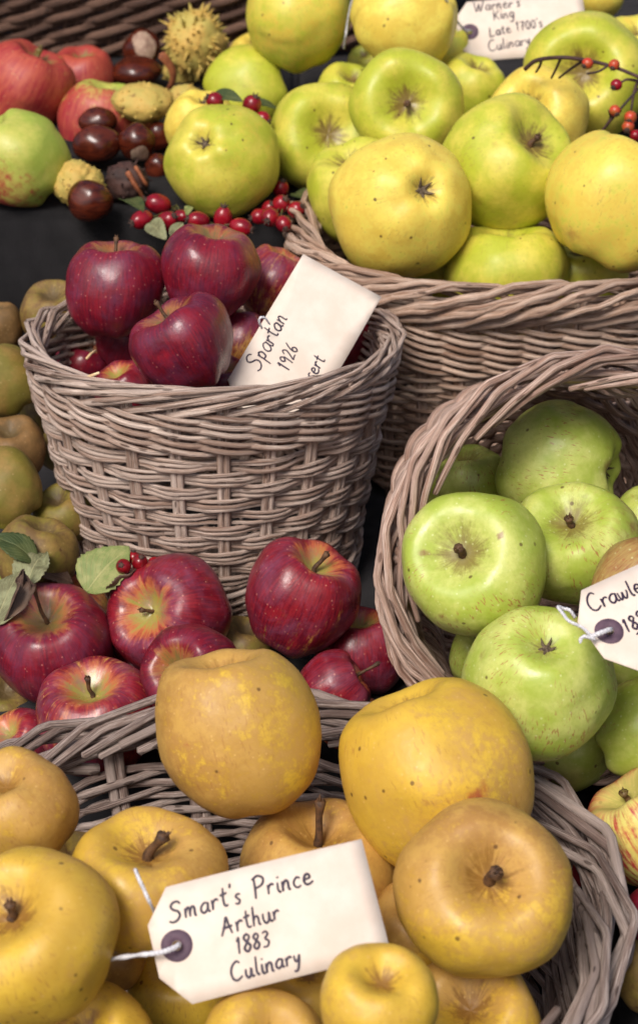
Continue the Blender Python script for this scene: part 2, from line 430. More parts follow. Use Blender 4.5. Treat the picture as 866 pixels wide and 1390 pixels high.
def A(x, y, r, d, kind, label, group, feat=None, end='s', bl=None, P=None, stem=None, ry=None, big=True, mode='solve', gap=.965, z=None, patch=()):
    """one apple by the pixel of its centre, its pixel radius and its depth (or resting height z)"""
    if z is not None: d = rest_depth(x, y, r * .9, z)
    rr = r if ry is None else (r + ry) / 2
    if mode == 'solve': d = spot(x, y, rr, d, gap)
    Rr = r * d / FP; p = at(x, y, d)
    placed.append((p, rr * d / FP))
    if isinstance(feat, Vector): ax = feat.normalized()
    elif feat is None: ax = Vector((R.uniform(-.35, .35), R.uniform(-.5, .1), 1)).normalized()
    else: ax = axis_from(x, y, r, feat, end)
    PP = dict(P or {})
    if ry is not None and 'h' not in PP: PP['h'] = 1.02 * ry / r
    # bring silhouettes to the asked radius
    Rr *= 1.0
    if bl is None: bl = {'smart': (.34 + R.uniform(-.12, .2), (R.uniform(-1, 1), R.uniform(-.5, 1), R.uniform(-.5, .5)), .4), 'spartan': (1.1, (0, 0, 1), 0), 'red': (.95, (0, 0, 1), 0), 'crawley': (.06, (0, -1, 0), .16),
                         'warner': (.3, (0, 0, 1), .2), 'russet': (.5, (0, 0, 1), 0), 'blush': (.7, (0, 0, 1), 0), 'cream': (.5, (0, 0, 1), 0)}[kind]
    ps = [(axis_from(x, y, r / .80, (a_, b_), 's'), c_ / r, k_) for a_, b_, c_, k_ in patch]
    o = make_apple(p, Rr, ax, kind, PP, bl, stem, True, big, patches=ps)
    tag(o, label, 'apple', group)
    return o

# ------------------------------------------------------------------ wicker baskets
def hsh(*a): return noise.noise(Vector([v * 1.37 + 3.1 for v in (list(a) + [0, 0])[:3]]))

class Basket:
    def __init__(s, mat, at_, bt_, ab_, bb_, H, n, e=2.0, belly=0.0, frame=None):
        s.a = (ab_, at_); s.b = (bb_, bt_); s.H = H; s.n = n; s.e = e; s.mat = mat; s.belly = belly
        # arc length table of the rim
        N = 720; pts = [s._raw(2 * PI * i / N, 1) for i in range(N + 1)]; L = [0]
        for i in range(N): L.append(L[-1] + (pts[i + 1] - pts[i]).length)
        s.tab = [l / L[-1] * 2 * PI for l in L]; s.N = N
    def _raw(s, f, u):
        k = u + s.belly * math.sin(PI * min(max(u, 0), 1))
        a = s.a[0] + (s.a[1] - s.a[0]) * k; b = s.b[0] + (s.b[1] - s.b[0]) * k
        c, d = math.cos(f), math.sin(f); p = 2 / s.e
        return Vector((math.copysign(abs(c) ** p, c) * a, math.copysign(abs(d) ** p, d) * b, 0))
    def ang(s, th):
        import bisect
        w = math.floor(th / (2 * PI)); t = th - w * 2 * PI
        i = min(max(bisect.bisect_right(s.tab, t) - 1, 0), s.N - 1)
        q = (t - s.tab[i]) / max(1e-9, s.tab[i + 1] - s.tab[i])
        return 2 * PI * ((i + q) / s.N + w)
    def P(s, th, z, off=0.):
        f = s.ang(th); u = z / s.H
        p = s._raw(f, u); e = 1e-3
        t = (s._raw(f + e, u) - s._raw(f - e, u)); n = Vector((t.y, -t.x, 0)).normalized()
        return Vector((p.x, p.y, z)) + n * off

def weave(B, rows, seg_per=6, sides=6):
    """rows: list of dict(z, mode, r, k) -> one mesh of bent willow rods"""
    m = MB(); n = B.n; tot = n * seg_per
    for ri, row in enumerate(rows):
        r = row['r']; mode = row['mode']; amp = row.get('amp', .0032 + r)
        if mode == 'plain':
            K = row['k']
            for k in range(K):
                sd = R.random(); rr = r * R.uniform(.84, 1.12); z0 = row['z'] + (k - (K - 1) / 2) * r * 1.86
                pts = []; o1 = R.random() * 40
                st = R.random() * 2 * PI
                for i in range(tot + 3):
                    th = st + 2 * PI * i / tot
                    c = math.cos(n * th / 2) * (1 if ri % 2 == 0 else -1)
                    c = math.copysign(abs(c) ** .72, c)
                    spread = 1 + .10 * c
                    zz = row['z'] + (z0 - row['z']) * spread + hsh(th * 2.2, o1) * r * 1.3 + hsh(th * 7, o1) * r * .5 + row.get('wob', 0) * hsh(th * 1.5, ri * 3)
                    pts.append(B.P(th, zz, c * amp + hsh(th * 3, o1 + 9) * r * .6))
                rs = o1
                m.tube(pts, lambda u: rr * (1 + .16 * hsh(u * 9, rs)) * (.75 + .25 * min(1, u * 14, (1 - u) * 14)), sides, sd)
        elif mode == 'wale':
            K = 3
            for k in range(K):
                sd = R.random(); rr = r * R.uniform(.9, 1.1); pts = []; o1 = R.random() * 40
                for i in range(tot + 2):
                    th = 2 * PI * i / tot
                    al = n * th / 3 * row.get('dir', 1) + 2 * PI * k / 3 + ri * 2.1
                    pts.append(B.P(th, row['z'] + math.sin(al) * r * 1.5 + hsh(th * 4, o1) * r * .5, math.cos(al) * amp + .0006))
                m.tube(pts, lambda u: rr * (1 + .14 * hsh(u * 9, o1)), sides, sd)
    return m

def make_basket(name, B, loc, q, label, rows, stake_r, rim, cat='basket', group=None, base=True, seg_per=6, sides=6, rimmat=None, stakes=True):
    root = empty(name, loc, q); tag(root, label, cat, group)
    weave(B, rows, seg_per, sides).build('side_weave', B.mat, root)
    if stakes:
        for k in range(B.n):
            m = MB(); th = 2 * PI * k / B.n
            for dd in (-.5, .5):
                pts = [B.P(th + dd * stake_r * 1.7 / B.a[1], B.H * u * .985, hsh(k, u * 2) * .0008) for u in [i / 9 for i in range(10)]]
                m.tube(pts, stake_r * R.uniform(.85, 1.05), 6)
            m.build('stake', B.mat, root)
    # border: every stake is laid down and woven along the rim, ending inside
    m = MB(); n = rim.get('n', B.n); P = rim['path']; L = rim['L']
    def cr(u):
        x = u * (len(P) - 1); i = min(int(x), len(P) - 2); f = x - i; f = f * f * (3 - 2 * f)
        return [P[i][j] * (1 - f) + P[i + 1][j] * f for j in (0, 1)]
    for k in range(n):
        th0 = 2 * PI * k / n + R.uniform(-.3, .3) * 2 * PI / n * rim.get('jit', .5); LL = L * 2 * PI / n * R.uniform(.9, 1.12)
        for j in range(rim.get('mult', 1)):
            pts = []; o1 = R.random() * 50; sc = R.uniform(.9, 1.1)
            N = rim.get('N', 16)
            for i in range(N + 1):
                u = i / N; off, z = cr(u)
                # straight runs with soft corners at the stakes
                th = th0 + u * LL + j * .35 * 2 * PI / n * .6
                pts.append(B.P(th, B.H + z * sc + j * rim['r'] * 1.5 + hsh(u * 3, o1) * rim['r'] * .6, off * sc + hsh(u * 3, o1 + 7) * rim['r'] * .6))
            if rim.get('poly'):
                # straighten: keep every 4th point and interpolate with tight bends
                kk = rim['poly']; key = pts[::kk] if (len(pts) - 1) % kk == 0 else pts[::kk] + [pts[-1]]
                out = []
                for a, b in zip(key, key[1:]):
                    for w in (0.06, .3, .5, .7, .94): out.append(a.lerp(b, w))
                pts = [key[0]] + out + [key[-1]]
            r0 = rim['r'] * R.uniform(.82, 1.12)
            m.tube(pts, lambda u: r0 * (1.08 - .25 * u + .10 * hsh(u * 7, o1)), 9)
    m.build('rim', rimmat or B.mat, root)
    m = MB()
    for i in range(rim.get('core', 2)):
        m.tube([B.P(2 * PI * k / 120, B.H - .002 - i * rim['r'] * 1.6, -.001 + .0015 * hsh(k * .3, i)) for k in range(122)], rim['r'] * .9, 6)
    m.build('rim_core', B.mat, root)
    if base:
        m = MB()
        for i in range(9):
            y = -1 + 2 * (i + .5) / 9
            hw = B.a[0] * math.sqrt(1 - y * y)
            m.tube([Vector((hw * (u * 2 - 1), y * B.b[0], .004)) for u in (0, .25, .5, .75, 1)], .0035, 6)
        kk = 1
        while kk * .006 < min(B.a[0], B.b[0]):
            f = 1 - kk * .006 / min(B.a[0], B.b[0])
            m.tube([Vector((B.P(2 * PI * i / 60, 0).x * f, B.P(2 * PI * i / 60, 0).y * f, .004 + .004 * math.cos(15 * PI * i / 15 + kk * PI))) for i in range(61)], .0032, 5)
            kk += 1
        m.build('base', B.mat, root)
    return root

# the round basket of dark red apples (stands upright on the table)
c = at(289, 459, 1.357)
LEAN = math.radians(7)
B1 = Basket(M['wicker'], .1225, .1225, .092, .092, .172, 24, belly=.06)
q1 = Quaternion((1, 0, 0), -LEAN) @ Quaternion((0, 0, 1), .1)
l1 = c - (q1 @ Vector((0, 0, B1.H)))
H = B1.H; rows = []
for i in range(4): rows.append(dict(z=.006 + i * .0062, mode='wale', r=.0019))
z = .035; i = 0
while z < H - .040:
    rows.append(dict(z=z, mode='plain', r=.00165, k=3, amp=.0028, wob=.0014)); z += .0099; i += 1
for j in range(5): rows.append(dict(z=H - .036 + j * .0058, mode='wale', r=.0018, dir=-1))
RIM1 = dict(L=6.2, r=.0018, mult=2, poly=5, N=20, path=[(.001, -.020), (.0065, -.010), (.0080, -.003), (.0070, .003), (.0010, .0050), (-.0050, .0020), (-.0065, -.006)], core=2)
make_basket('wicker_basket', B1, l1, q1, 'upright round wicker basket filled with dark maroon apples, its whole woven side in view', rows, .0026, RIM1, group='round wicker baskets')

# the same kind of basket lying on its side, mouth to the viewer
c2 = at(808, 774, 1.155)
ax2 = Vector((-.13, .93, -.33)).normalized()
B2 = Basket(M['wicker_warm'], .116, .116, .086, .086, .18, 24, belly=.06)
rows = []
for i in range(3): rows.append(dict(z=.008 + i * .008, mode='wale', r=.0024))
z = .035
while z < B2.H - .050:
    rows.append(dict(z=z, mode='plain', r=.0018, k=3, amp=.0042, wob=.001)); z += .0118
for j in range(8): rows.append(dict(z=B2.H - .046 + j * .0054, mode='wale', r=.0018, dir=-1))
RIM2 = dict(L=5.2, r=.0023, mult=2, N=20, poly=4, path=[(.004, -.020), (.0105, -.012), (.0130, -.003), (.0100, .0035), (.0030, .0065), (-.0045, .0055), (-.0090, .0000)], core=2, jit=.7)
q2 = Vector((0, 0, 1)).rotation_difference(-ax2)
loc2 = c2 + ax2 * B2.H
make_basket('wicker_basket', B2, loc2, q2, 'wicker basket lying on its side with its mouth to the viewer, spilling bright green apples', rows, .0026, RIM2, group='round wicker baskets')

# the big basket in front with golden apples
c3 = at(330, 1225, 1.035)
B3 = Basket(M['wicker_grey'], .190, .168, .145, .122, c3.z - Z_LOW, 22, belly=.10)
rows = []; z = .012
while z < B3.H - .028:
    rows.append(dict(z=z, mode='plain', r=.0024, k=1, amp=.0031, wob=.0014)); z += .0044
RIM3 = dict(L=4.2, r=.0031, mult=2, N=20, poly=5, path=[(.003, -.026), (.009, -.014), (.0135, -.004), (.0090, .0045), (.0010, .0060), (-.0080, .0020), (-.0120, -.008)], core=3, jit=.8)
make_basket('wicker_basket', B3, (c3.x, c3.y, Z_LOW), Quaternion((0, 0, 1), .05), 'wide grey oval wicker basket in the foreground holding golden apples', rows, .0036, RIM3, group=None, sides=7)

# the big basket of yellow green cooking apples, behind
zr = .178
c4 = at(738, 313, on_z(738, 313, zr))
B4 = Basket(M['wicker_honey'], .181, .126, .165, .100, zr, 36, e=2.6)
rows = []
z = .010
while z < B4.H - .062:
    rows.append(dict(z=z, mode='plain', r=.0018, k=1, amp=.0030, wob=.0006)); z += .0043
z += .002
for j in range(6): rows.append(dict(z=z, mode='wale', r=.0020, dir=-1)); z += .0064
RIM4 = dict(L=6.0, r=.0027, mult=2, N=20, path=[(.002, -.022), (.008, -.015), (.0135, -.005), (.0110, .004), (.0020, .0085), (-.0080, .0050), (-.0110, -.006)], core=3, n=36)
make_basket('wicker_basket', B4, (c4.x, c4.y, 0), Quaternion((0, 0, 1), .11), 'large pinkish brown wicker basket with a rope-like rim heaped with yellow green cooking apples', rows, .0026, RIM4, sides=6, seg_per=5)

# dark basket at the very back
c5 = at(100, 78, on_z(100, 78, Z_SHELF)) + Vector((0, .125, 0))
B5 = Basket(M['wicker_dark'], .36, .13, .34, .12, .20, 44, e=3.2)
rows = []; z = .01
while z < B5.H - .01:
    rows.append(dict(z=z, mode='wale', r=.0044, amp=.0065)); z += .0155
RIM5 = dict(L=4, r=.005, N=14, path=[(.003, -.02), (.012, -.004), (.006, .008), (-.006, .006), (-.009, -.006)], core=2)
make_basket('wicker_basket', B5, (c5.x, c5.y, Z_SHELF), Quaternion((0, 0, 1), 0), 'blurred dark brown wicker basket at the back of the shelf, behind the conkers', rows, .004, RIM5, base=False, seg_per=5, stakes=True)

# ------------------------------------------------------------------ the stand: stepped boards under black cloth
def step(name, x0, x1, y0, y1, ztop, zbot, r=.006):
    bm = bmesh.new()
    bmesh.ops.create_cube(bm, size=1)
    for v in bm.verts:
        v.co = Vector((x0 + (v.co.x + .5) * (x1 - x0), y0 + (v.co.y + .5) * (y1 - y0), zbot + (v.co.z + .5) * (ztop - zbot)))
    bmesh.ops.bevel(bm, geom=[e for e in bm.edges], offset=r, segments=3, affect='EDGES')
    me = bpy.data.meshes.new(name); bm.to_mesh(me); bm.free(); me.materials.append(M['cloth'])
    me.polygons.foreach_set('use_smooth', [True] * len(me.polygons))
    o = bpy.data.objects.new(name, me); COL.objects.link(o); o['kind'] = 'structure'
    return o
step('table', -1.6, 1.6, .985, 3.2, Z_TABLE, -.6)
step('table_side', .168, 1.6, .66, .9835, -.001, -.6)
step('table_lower_step', -1.6, .1665, .10, .983, Z_LOW, -.6)
step('table_shelf', -1.6, -.02, 1.452, 3.2, Z_SHELF, .001)
step('table_back_shelf', -.019, 1.6, 1.66, 3.2, Z_SHELF - .004, .001)
# ------------------------------------------------------------------ the apples, front to back in each heap
FWD = (0, 0, 1)
# golden apples in the front basket
g = 'golden apples in the front basket'
T3 = lambda *a: Vector(a)
A(324, 990, 112, 1.045, 'smart', 'tall plain golden apple balanced on the back rim of the front basket', g, feat=Vector((-.25, .35, 1)), ry=127, P=dict(h=1.10, taper=.02, lob=.015, Ac=.18), bl=(.72, (-1, .1, -.2), .22), mode='fix', patch=[(255, 1012, 9, .9)])
A(656, 1212, 121, .97, 'smart', 'golden apple with a short stem in a brown hollow, right of the front name tag', g, feat=(668, 1186), stem=(.24, (.3, .5, 1), .0036, 'stem'), ry=110, P=dict(h=.92, lob=.02), bl=(.55, (0, 1, .1), .45), patch=[(758, 1175, 9, 1.0)])
A(592, 1050, 128, 1.03, 'smart', "yellow apple with a small red patch, leaning on the front basket's back rim", g, feat=Vector((-.45, .5, .85)), ry=120, P=dict(lob=.012, h=1.06, As=.32, taper=.02), bl=(.42, (.8, -.6, -.2), .42), patch=[(643, 1082, 24, 1.0), (652, 1066, 14, .9)])
A(40, 1275, 124, .93, 'smart', 'golden apple with a dark hollow, cut off by the left edge beside the tag', g, feat=(6, 1232), ry=114, stem=(.18, (0, 1, 0), .003, 'stem'))
A(25, 1100, 80, 1.00, 'smart', 'smooth yellow apple at the left edge, above the one with the dark hollow', g, feat=Vector((-.3, -.1, 1)))
A(205, 1200, 106, .985, 'smart', 'golden apple with a thick bent stem, behind the upper left corner of the name tag', g, feat=(198, 1136), stem=(.42, (.9, .3, .2), .0036, 'stem'), ry=96, P=dict(As=.5, ws=.42))
A(432, 1186, 109, 1.03, 'smart', 'orange brown apple with a long upright stem, behind the top edge of the name tag', g, feat=(434, 1118), stem=(.62, (0, .5, .1), .0030, 'stem'), ry=100, bl=(.9, FWD, 0), P=dict(As=.5))
A(578, 1262, 72, .985, 'smart', 'yellow apple half hidden between the name tag and the short stemmed golden apple', g)
A(514, 1366, 80, .875, 'smart', 'yellow apple at the bottom edge, in front of the tag corner', g)
A(150, 1300, 50, 1.02, 'smart', 'small brown golden apple peeping out left of the name tag', g, bl=(.9, FWD, 0))
A(640, 1400, 95, .93, 'smart', 'golden apple at the bottom edge, below the short stemmed one', g)
A(130, 1420, 80, .90, 'smart', 'golden apple at the bottom edge, under the left end of the front tag', g)
A(355, 1440, 90, .92, 'smart', 'golden apple at the bottom edge, under the middle of the front tag', g)
# crimson apples between the baskets
g = 'crimson apples heaped between the baskets'
A(133, 975, 84, 1.215, 'red', 'orange red apple with a green hollow, resting behind the left part of the front rim', g, feat=(122, 925), stem=(.34, (-.25, .6, .5), .0020, 'stem'), ry=74, bl=(.72, FWD, 0))
A(75, 877, 82, 1.235, 'spartan', 'large dark crimson apple with a long thin stem at the left edge', g, feat=(62, 838), stem=(.62, (-.35, .9, .2), .0018, 'stem'), ry=86, bl=(1.2, FWD, 0))
A(408, 811, 78, 1.25, 'red', 'bright red apple on top of the heap in front of the upright basket', g, feat=(432, 764), stem=(.32, (.7, .7, .3), .0022, 'stem'), bl=(.85, (-.2, .5, .2), .2), ry=80)
A(262, 915, 68, 1.20, 'spartan', 'purple red apple tucked behind the tall golden apple', g, feat=(238, 908), stem=(.16, (-.5, -.6, .3), .002, 'stem'), bl=(1.15, FWD, 0))
A(232, 833, 82, 1.27, 'red', 'red apple turned to show its yellow hollow, right of the large dark crimson one', g, feat=(196, 828), stem=(.22, (-.9, .1, .3), .0018, 'stem'), ry=76, bl=(.92, FWD, 0))
A(453, 938, 52, 1.22, 'red', "small dark red apple with a thin stem pointing right, above the front basket's rim", g, feat=(492, 912), stem=(.62, (.9, .5, .1), .0015, 'stem'), bl=(1.1, FWD, 0))
A(492, 884, 62, 1.27, 'red', 'dark red apple with a green hollow, in the shade beside the lying basket', g, feat=(490, 838), bl=(.98, FWD, 0), P=dict(ws=.42))
A(85, 845, 66, 1.30, 'red', 'red apple with a yellow right cheek, hidden behind the large dark crimson one', g, bl=(.7, (-1, .4, .3), .6))
A(30, 1012, 50, 1.24, 'red', 'small yellow and red apple at the left edge, just above the front rim', g, bl=(.45, (1, .6, .4), .4), feat=Vector((-.5, -.3, 1)))
A(4, 955, 48, 1.27, 'russet', 'olive brown apple at the left edge under the large dark crimson one', g, big=False)
A(480, 1005, 56, 1.26, 'red', 'orange apple just showing above the rim between the two top golden apples', g, bl=(.45, FWD, 0))
A(326, 880, 42, 1.30, 'russet', 'olive green apple glimpsed between the two red ones at the foot of the upright basket', g, big=False)
# lower right corner
g = 'apples beside the front basket at right'
A(880, 1125, 80, 1.11, 'cream', 'red and cream apple with a green stem, at the right edge outside the front rim', g, feat=(846, 1078), stem=(.26, (-.3, .5, .4), .0028, 'gstem'), ry=78, bl=(.62, (0, .1, 1), -.25))
A(752, 1150, 62, 1.155, 'cream', 'pink red apple seen through the gaps in the right side of the front basket', g, bl=(.9, FWD, 0), big=False)
A(898, 1250, 54, 1.10, 'spartan', 'dark purple apple at the right edge, low beside the front rim', g, z=0.0, big=False)
A(880, 1325, 48, 1.08, 'russet', 'brown apple at the right edge below the dark purple one', g, z=0.0, big=False)
# green apples in and before the lying basket
g = 'green apples in the lying basket'
A(732, 924, 103, 1.035, 'crawley', "pale green apple with a grey eye, in the lying basket's mouth, below the string", g, feat=(742, 876), end='c', ry=98, P=dict(Ac=.28, wc=.30, lob=.010), patch=[(654, 889, 14, .75)])
A(647, 768, 98, 1.08, 'crawley', "big light green apple, brown spotted, leaning on the lying basket's left rim", g, feat=(622, 746), stem=(.16, (-.4, .4, .9), .003, 'stem'), ry=98, P=dict(ws=.42, lob=.018), patch=[(681, 725, 8, 1.3), (573, 750, 9, .9), (604, 832, 12, .8), (622, 838, 9, .8)])
A(783, 740, 86, 1.12, 'crawley', 'green apple with rusty streaks and a dark stem, right of the brown spotted one', g, feat=(772, 702), stem=(.16, (-.3, .6, .6), .0028, 'stem'), ry=84, bl=(.10, (1, .5, .2), .30), P=dict(ws=.42), patch=[(852, 716, 16, .7), (840, 700, 12, .6), (800, 770, 9, .6)])
A(868, 800, 68, 1.10, 'crawley', 'brownish green striped apple at the right edge, behind the card tag', g, bl=(.95, (0, 1, 0), .2), feat=Vector((.6, .2, .6)))
A(878, 988, 70, 1.12, 'crawley', 'flecked green apple at the right edge under the card tag', g, bl=(.22, (0, 1, 0), .2), feat=Vector((.8, .1, .4)), ry=74)
A(757, 630, 86, 1.22, 'crawley', 'tall green apple highest in the lying basket, its dark eye turned right', g, feat=(826, 640), end='c', ry=84, bl=(-.3, FWD, 0), patch=[(826, 632, 22, .8)])
A(632, 662, 64, 1.24, 'crawley', 'shaded green apple deep inside at the upper left of the lying basket', g, bl=(-.2, FWD, 0))
A(775, 1012, 60, 1.16, 'crawley', 'dark green apple in shade between the front rim and the lowest pale green one', g, bl=(-.2, FWD, 0))
A(652, 892, 44, 1.19, 'crawley', "shaded green apple between the two largest ones at the mouth's lower left", g, bl=(-.2, FWD, 0))
A(884, 905, 52, 1.17, 'crawley', 'dark green apple half hidden behind the lower corner of the card tag', g, bl=(-.2, FWD, 0))
A(880, 712, 50, 1.22, 'crawley', 'green apple at the right edge beside the rusty streaked one', g, bl=(-.2, FWD, 0))
# dark apples in the upright basket
g = 'dark maroon apples in the upright basket'
A(249, 468, 71, 1.30, 'spartan', 'darkest purple apple with a notched top, foremost in the upright basket', g, feat=(214, 408), stem=(.40, (-.6, .5, .2), .0018, 'stem'), ry=66, P=dict(ws=.42, taper=.16, lob=.04), patch=[(226, 488, 26, .8), (306, 450, 16, .6)])
A(284, 369, 67, 1.36, 'spartan', 'maroon apple with a yellow eye, topmost of the heap in the upright basket', g, feat=(292, 318), end='s', ry=64, P=dict(taper=.1, ws=.30, As=.36))
A(155, 392, 67, 1.37, 'spartan', 'speckled maroon apple with an upright stem, at the left of the upright basket', g, feat=(158, 340), stem=(.34, (0, 1, 0), .0018, 'stem'), ry=69, bl=(1.0, FWD, 0))
A(176, 461, 46, 1.36, 'spartan', 'small crimson apple squeezed between the speckled and the darkest one', g, feat=(196, 425), stem=(.4, (.4, .8, 0), .0018, 'stem'), bl=(.95, FWD, 0), patch=[(165, 455, 22, .7)])
A(377, 388, 54, 1.42, 'red', 'bright red apple behind the upper left edge of the plain card', g, bl=(.66, (0, 1, 0), .1), feat=Vector((.4, .4, 1)))
A(322, 466, 48, 1.39, 'red', 'red and yellow apple touching the left edge of the plain card', g, bl=(.52, (.2, .9, .2), .45), feat=Vector((.3, .6, .7)))
A(168, 530, 40, 1.36, 'red', 'small red apple low behind the front rim of the upright basket', g, bl=(1.1, FWD, 0), big=False)
A(460, 458, 48, 1.43, 'red', 'dark red apple showing right of the plain card', g, bl=(1.0, FWD, 0), big=False)
A(112, 500, 40, 1.42, 'spartan', 'dark maroon apple in shade at the left inside of the upright basket', g, big=False)
# yellow green cooking apples
g = 'yellow green apples in the large basket'
A(546, 278, 98, 1.44, 'warner', 'large yellow apple with a dark eye, foremost left above the rope-like rim', g, feat=(574, 258), end='c', ry=90, bl=(.75, FWD, 0), P=dict(Ac=.20, wc=.18, lob=.02))
A(840, 274, 100, 1.43, 'warner', 'large yellow apple with bruised lower left side, foremost at the right edge', g, feat=Vector((.5, .3, 1)), ry=92, bl=(.65, FWD, 0), P=dict(lob=.02), patch=[(775, 318, 28, .75), (770, 350, 20, .7)])
A(688, 374, 84, 1.47, 'warner', 'low lying green yellow apple right behind the middle of the rope-like rim', g, feat=Vector((0, .25, 1)), ry=56, bl=(.1, FWD, 0), P=dict(h=.9))
A(685, 226, 88, 1.47, 'warner', 'green apple with a deep russet hollow, in the middle of the large basket', g, feat=(730, 186), stem=(.15, (.5, .3, .5), .003, 'stem'), ry=90, bl=(-.1, FWD, 0), P=dict(ws=.42), patch=[(672, 196, 7, .9), (676, 228, 7, .9)])
A(490, 262, 72, 1.50, 'warner', 'light green apple peeping out left of the large foremost yellow one', g, bl=(-.1, FWD, 0))
A(553, 145, 76, 1.55, 'warner', 'yellow green apple with a central brown hollow, right above the foremost left yellow one', g, feat=(553, 136), stem=(.22, (0, -.5, .8), .003, 'stem'), ry=66, bl=(.1, FWD, 0), P=dict(ws=.40))
A(438, 190, 76, 1.58, 'warner', 'yellow green apple with a wide brown hollow, at the left of the large basket', g, feat=(448, 180), ry=78, bl=(.2, FWD, 0), P=dict(ws=.44))
A(731, 160, 68, 1.57, 'warner', 'yellow apple with a brown stain, behind the green one with the russet hollow', g, feat=(712, 140), ry=60, bl=(.9, FWD, 0), patch=[(712, 140, 22, .9)])
A(795, 104, 86, 1.62, 'warner', 'big green apple behind the berry twig', g, feat=(790, 96), ry=80, bl=(-.2, FWD, 0))
A(640, 122, 48, 1.66, 'warner', 'small green yellow apple just below the white card with the ring', g, bl=(.1, FWD, 0))
A(616, 150, 44, 1.63, 'warner', 'small yellow apple wedged in the centre of the heap, below the card', g, bl=(.8, FWD, 0), big=False)
A(550, 24, 74, 1.64, 'warner', 'yellow apple with white string across it, top of the heap left of the card', g, feat=(592, -14), end='c', ry=70, bl=(.9, FWD, 0))
A(405, 22, 70, 1.70, 'warner', 'yellow green apple at the top edge, left of the one with string', g, feat=(400, -30), ry=70, bl=(.45, FWD, 0))
A(472, 130, 44, 1.70, 'warner', 'small green yellow apple in the gap between the left hand apples of the large basket', g, bl=(.2, FWD, 0), big=False)
A(868, 82, 62, 1.70, 'warner', 'yellow green apple at the upper right edge behind the big green one', g, bl=(.5, FWD, 0), big=False)
A(812, -6, 34, 1.78, 'warner', 'small yellow apple at the top edge right of the white card', g, bl=(.7, FWD, 0), big=False)
A(500, 90, 30, 1.78, 'warner', 'small shaded green apple under the one with white string', g, bl=(0, FWD, 0), big=False)
# the speckled apple on the shelf
g = 'loose apples on the cloth covered shelf'
A(301, 218, 77, 0, 'warner', 'yellow green apple with a grey eye, foremost on the black shelf', g, feat=(279, 196), end='c', ry=74, z=Z_SHELF, bl=(.3, FWD, 0), P=dict(Ac=.2, wc=.18), mode='fix')
# russets at the left
g = 'brown russet apples heaped at the left'
A(50, 756, 56, 1.30, 'russet', 'plain brown russet apple lowest at the left, above the leaves', g, feat=Vector((.3, .3, 1)))
A(8, 664, 53, 1.34, 'russet', 'dark olive russet apple at the left edge, in the middle of the heap', g, bl=(-.3, FWD, 0), feat=Vector((-.6, .2, .7)))
A(18, 612, 46, 1.38, 'russet', 'brown russet apple with a dark mark, at the left edge above the dark olive one', g, bl=(1, FWD, 0))
A(4, 520, 50, 1.40, 'russet', 'yellow green russet apple at the left edge level with the basket rim', g, bl=(-.8, FWD, 0), feat=Vector((-.6, .2, .7)))
A(72, 425, 44, 1.46, 'russet', 'light yellow brown russet apple highest in the heap, touching the basket rim', g, bl=(.6, FWD, 0))
A(-4, 446, 38, 1.46, 'russet', 'small brown russet apple at the left edge, second highest', g, bl=(.9, FWD, 0))
A(88, 698, 42, 1.36, 'russet', 'olive brown russet apple between the dark olive one and the upright basket', g, bl=(.2, FWD, 0), big=False)
A(86, 612, 32, 1.42, 'russet', 'small brown russet apple behind the left side of the upright basket', g, big=False)
A(60, 560, 34, 1.46, 'russet', 'small shaded russet apple deep in the heap left of the upright basket', g, big=False)
A(2, 768, 40, 1.31, 'crawley', 'dark green apple at the left edge under the dark leaf', g, bl=(-.5, FWD, 0), big=False)

g = 'dark maroon apples in the upright basket'
A(300, 520, 40, 1.35, 'spartan', 'maroon apple low behind the front rim, left of the plain card foot', g, big=False)
A(215, 540, 40, 1.36, 'spartan', 'dark apple buried under the darkest purple one', g, big=False)
g = 'crimson apples heaped between the baskets'
A(340, 935, 55, 1.27, 'red', 'dark red apple deep behind the tall golden apple', g, big=False, bl=(1.2, FWD, 0))
A(185, 905, 40, 1.30, 'red', 'dark red apple deep between the large dark crimson one and its neighbour', g, big=False, bl=(1.2, FWD, 0))

g = 'golden apples in the front basket'
A(250, 1345, 78, .985, 'smart', 'golden apple underneath the front tag, deep in the basket', g, big=False)
A(105, 1190, 60, 1.07, 'smart', 'shaded golden apple deep between the smooth yellow and the bent stemmed one', g, big=False)
A(420, 1350, 70, .985, 'smart', 'golden apple deep in the basket below the far end of the front tag', g, big=False)
A(330, 1270, 70, 1.06, 'smart', 'golden apple wholly in shade behind the middle of the front tag', g, big=False)
g = 'yellow green apples in the large basket'
A(790, 372, 62, 1.50, 'warner', 'shaded green apple between the low lying one and the bruised yellow one', g, big=False, bl=(-.1, FWD, 0))
A(610, 372, 50, 1.53, 'warner', 'shaded green apple between the dark eyed yellow one and the low lying one', g, big=False, bl=(-.1, FWD, 0))
A(600, 70, 50, 1.74, 'warner', 'shaded yellow green apple behind the string, left of the white card', g, big=False)
g = 'green apples in the lying basket'
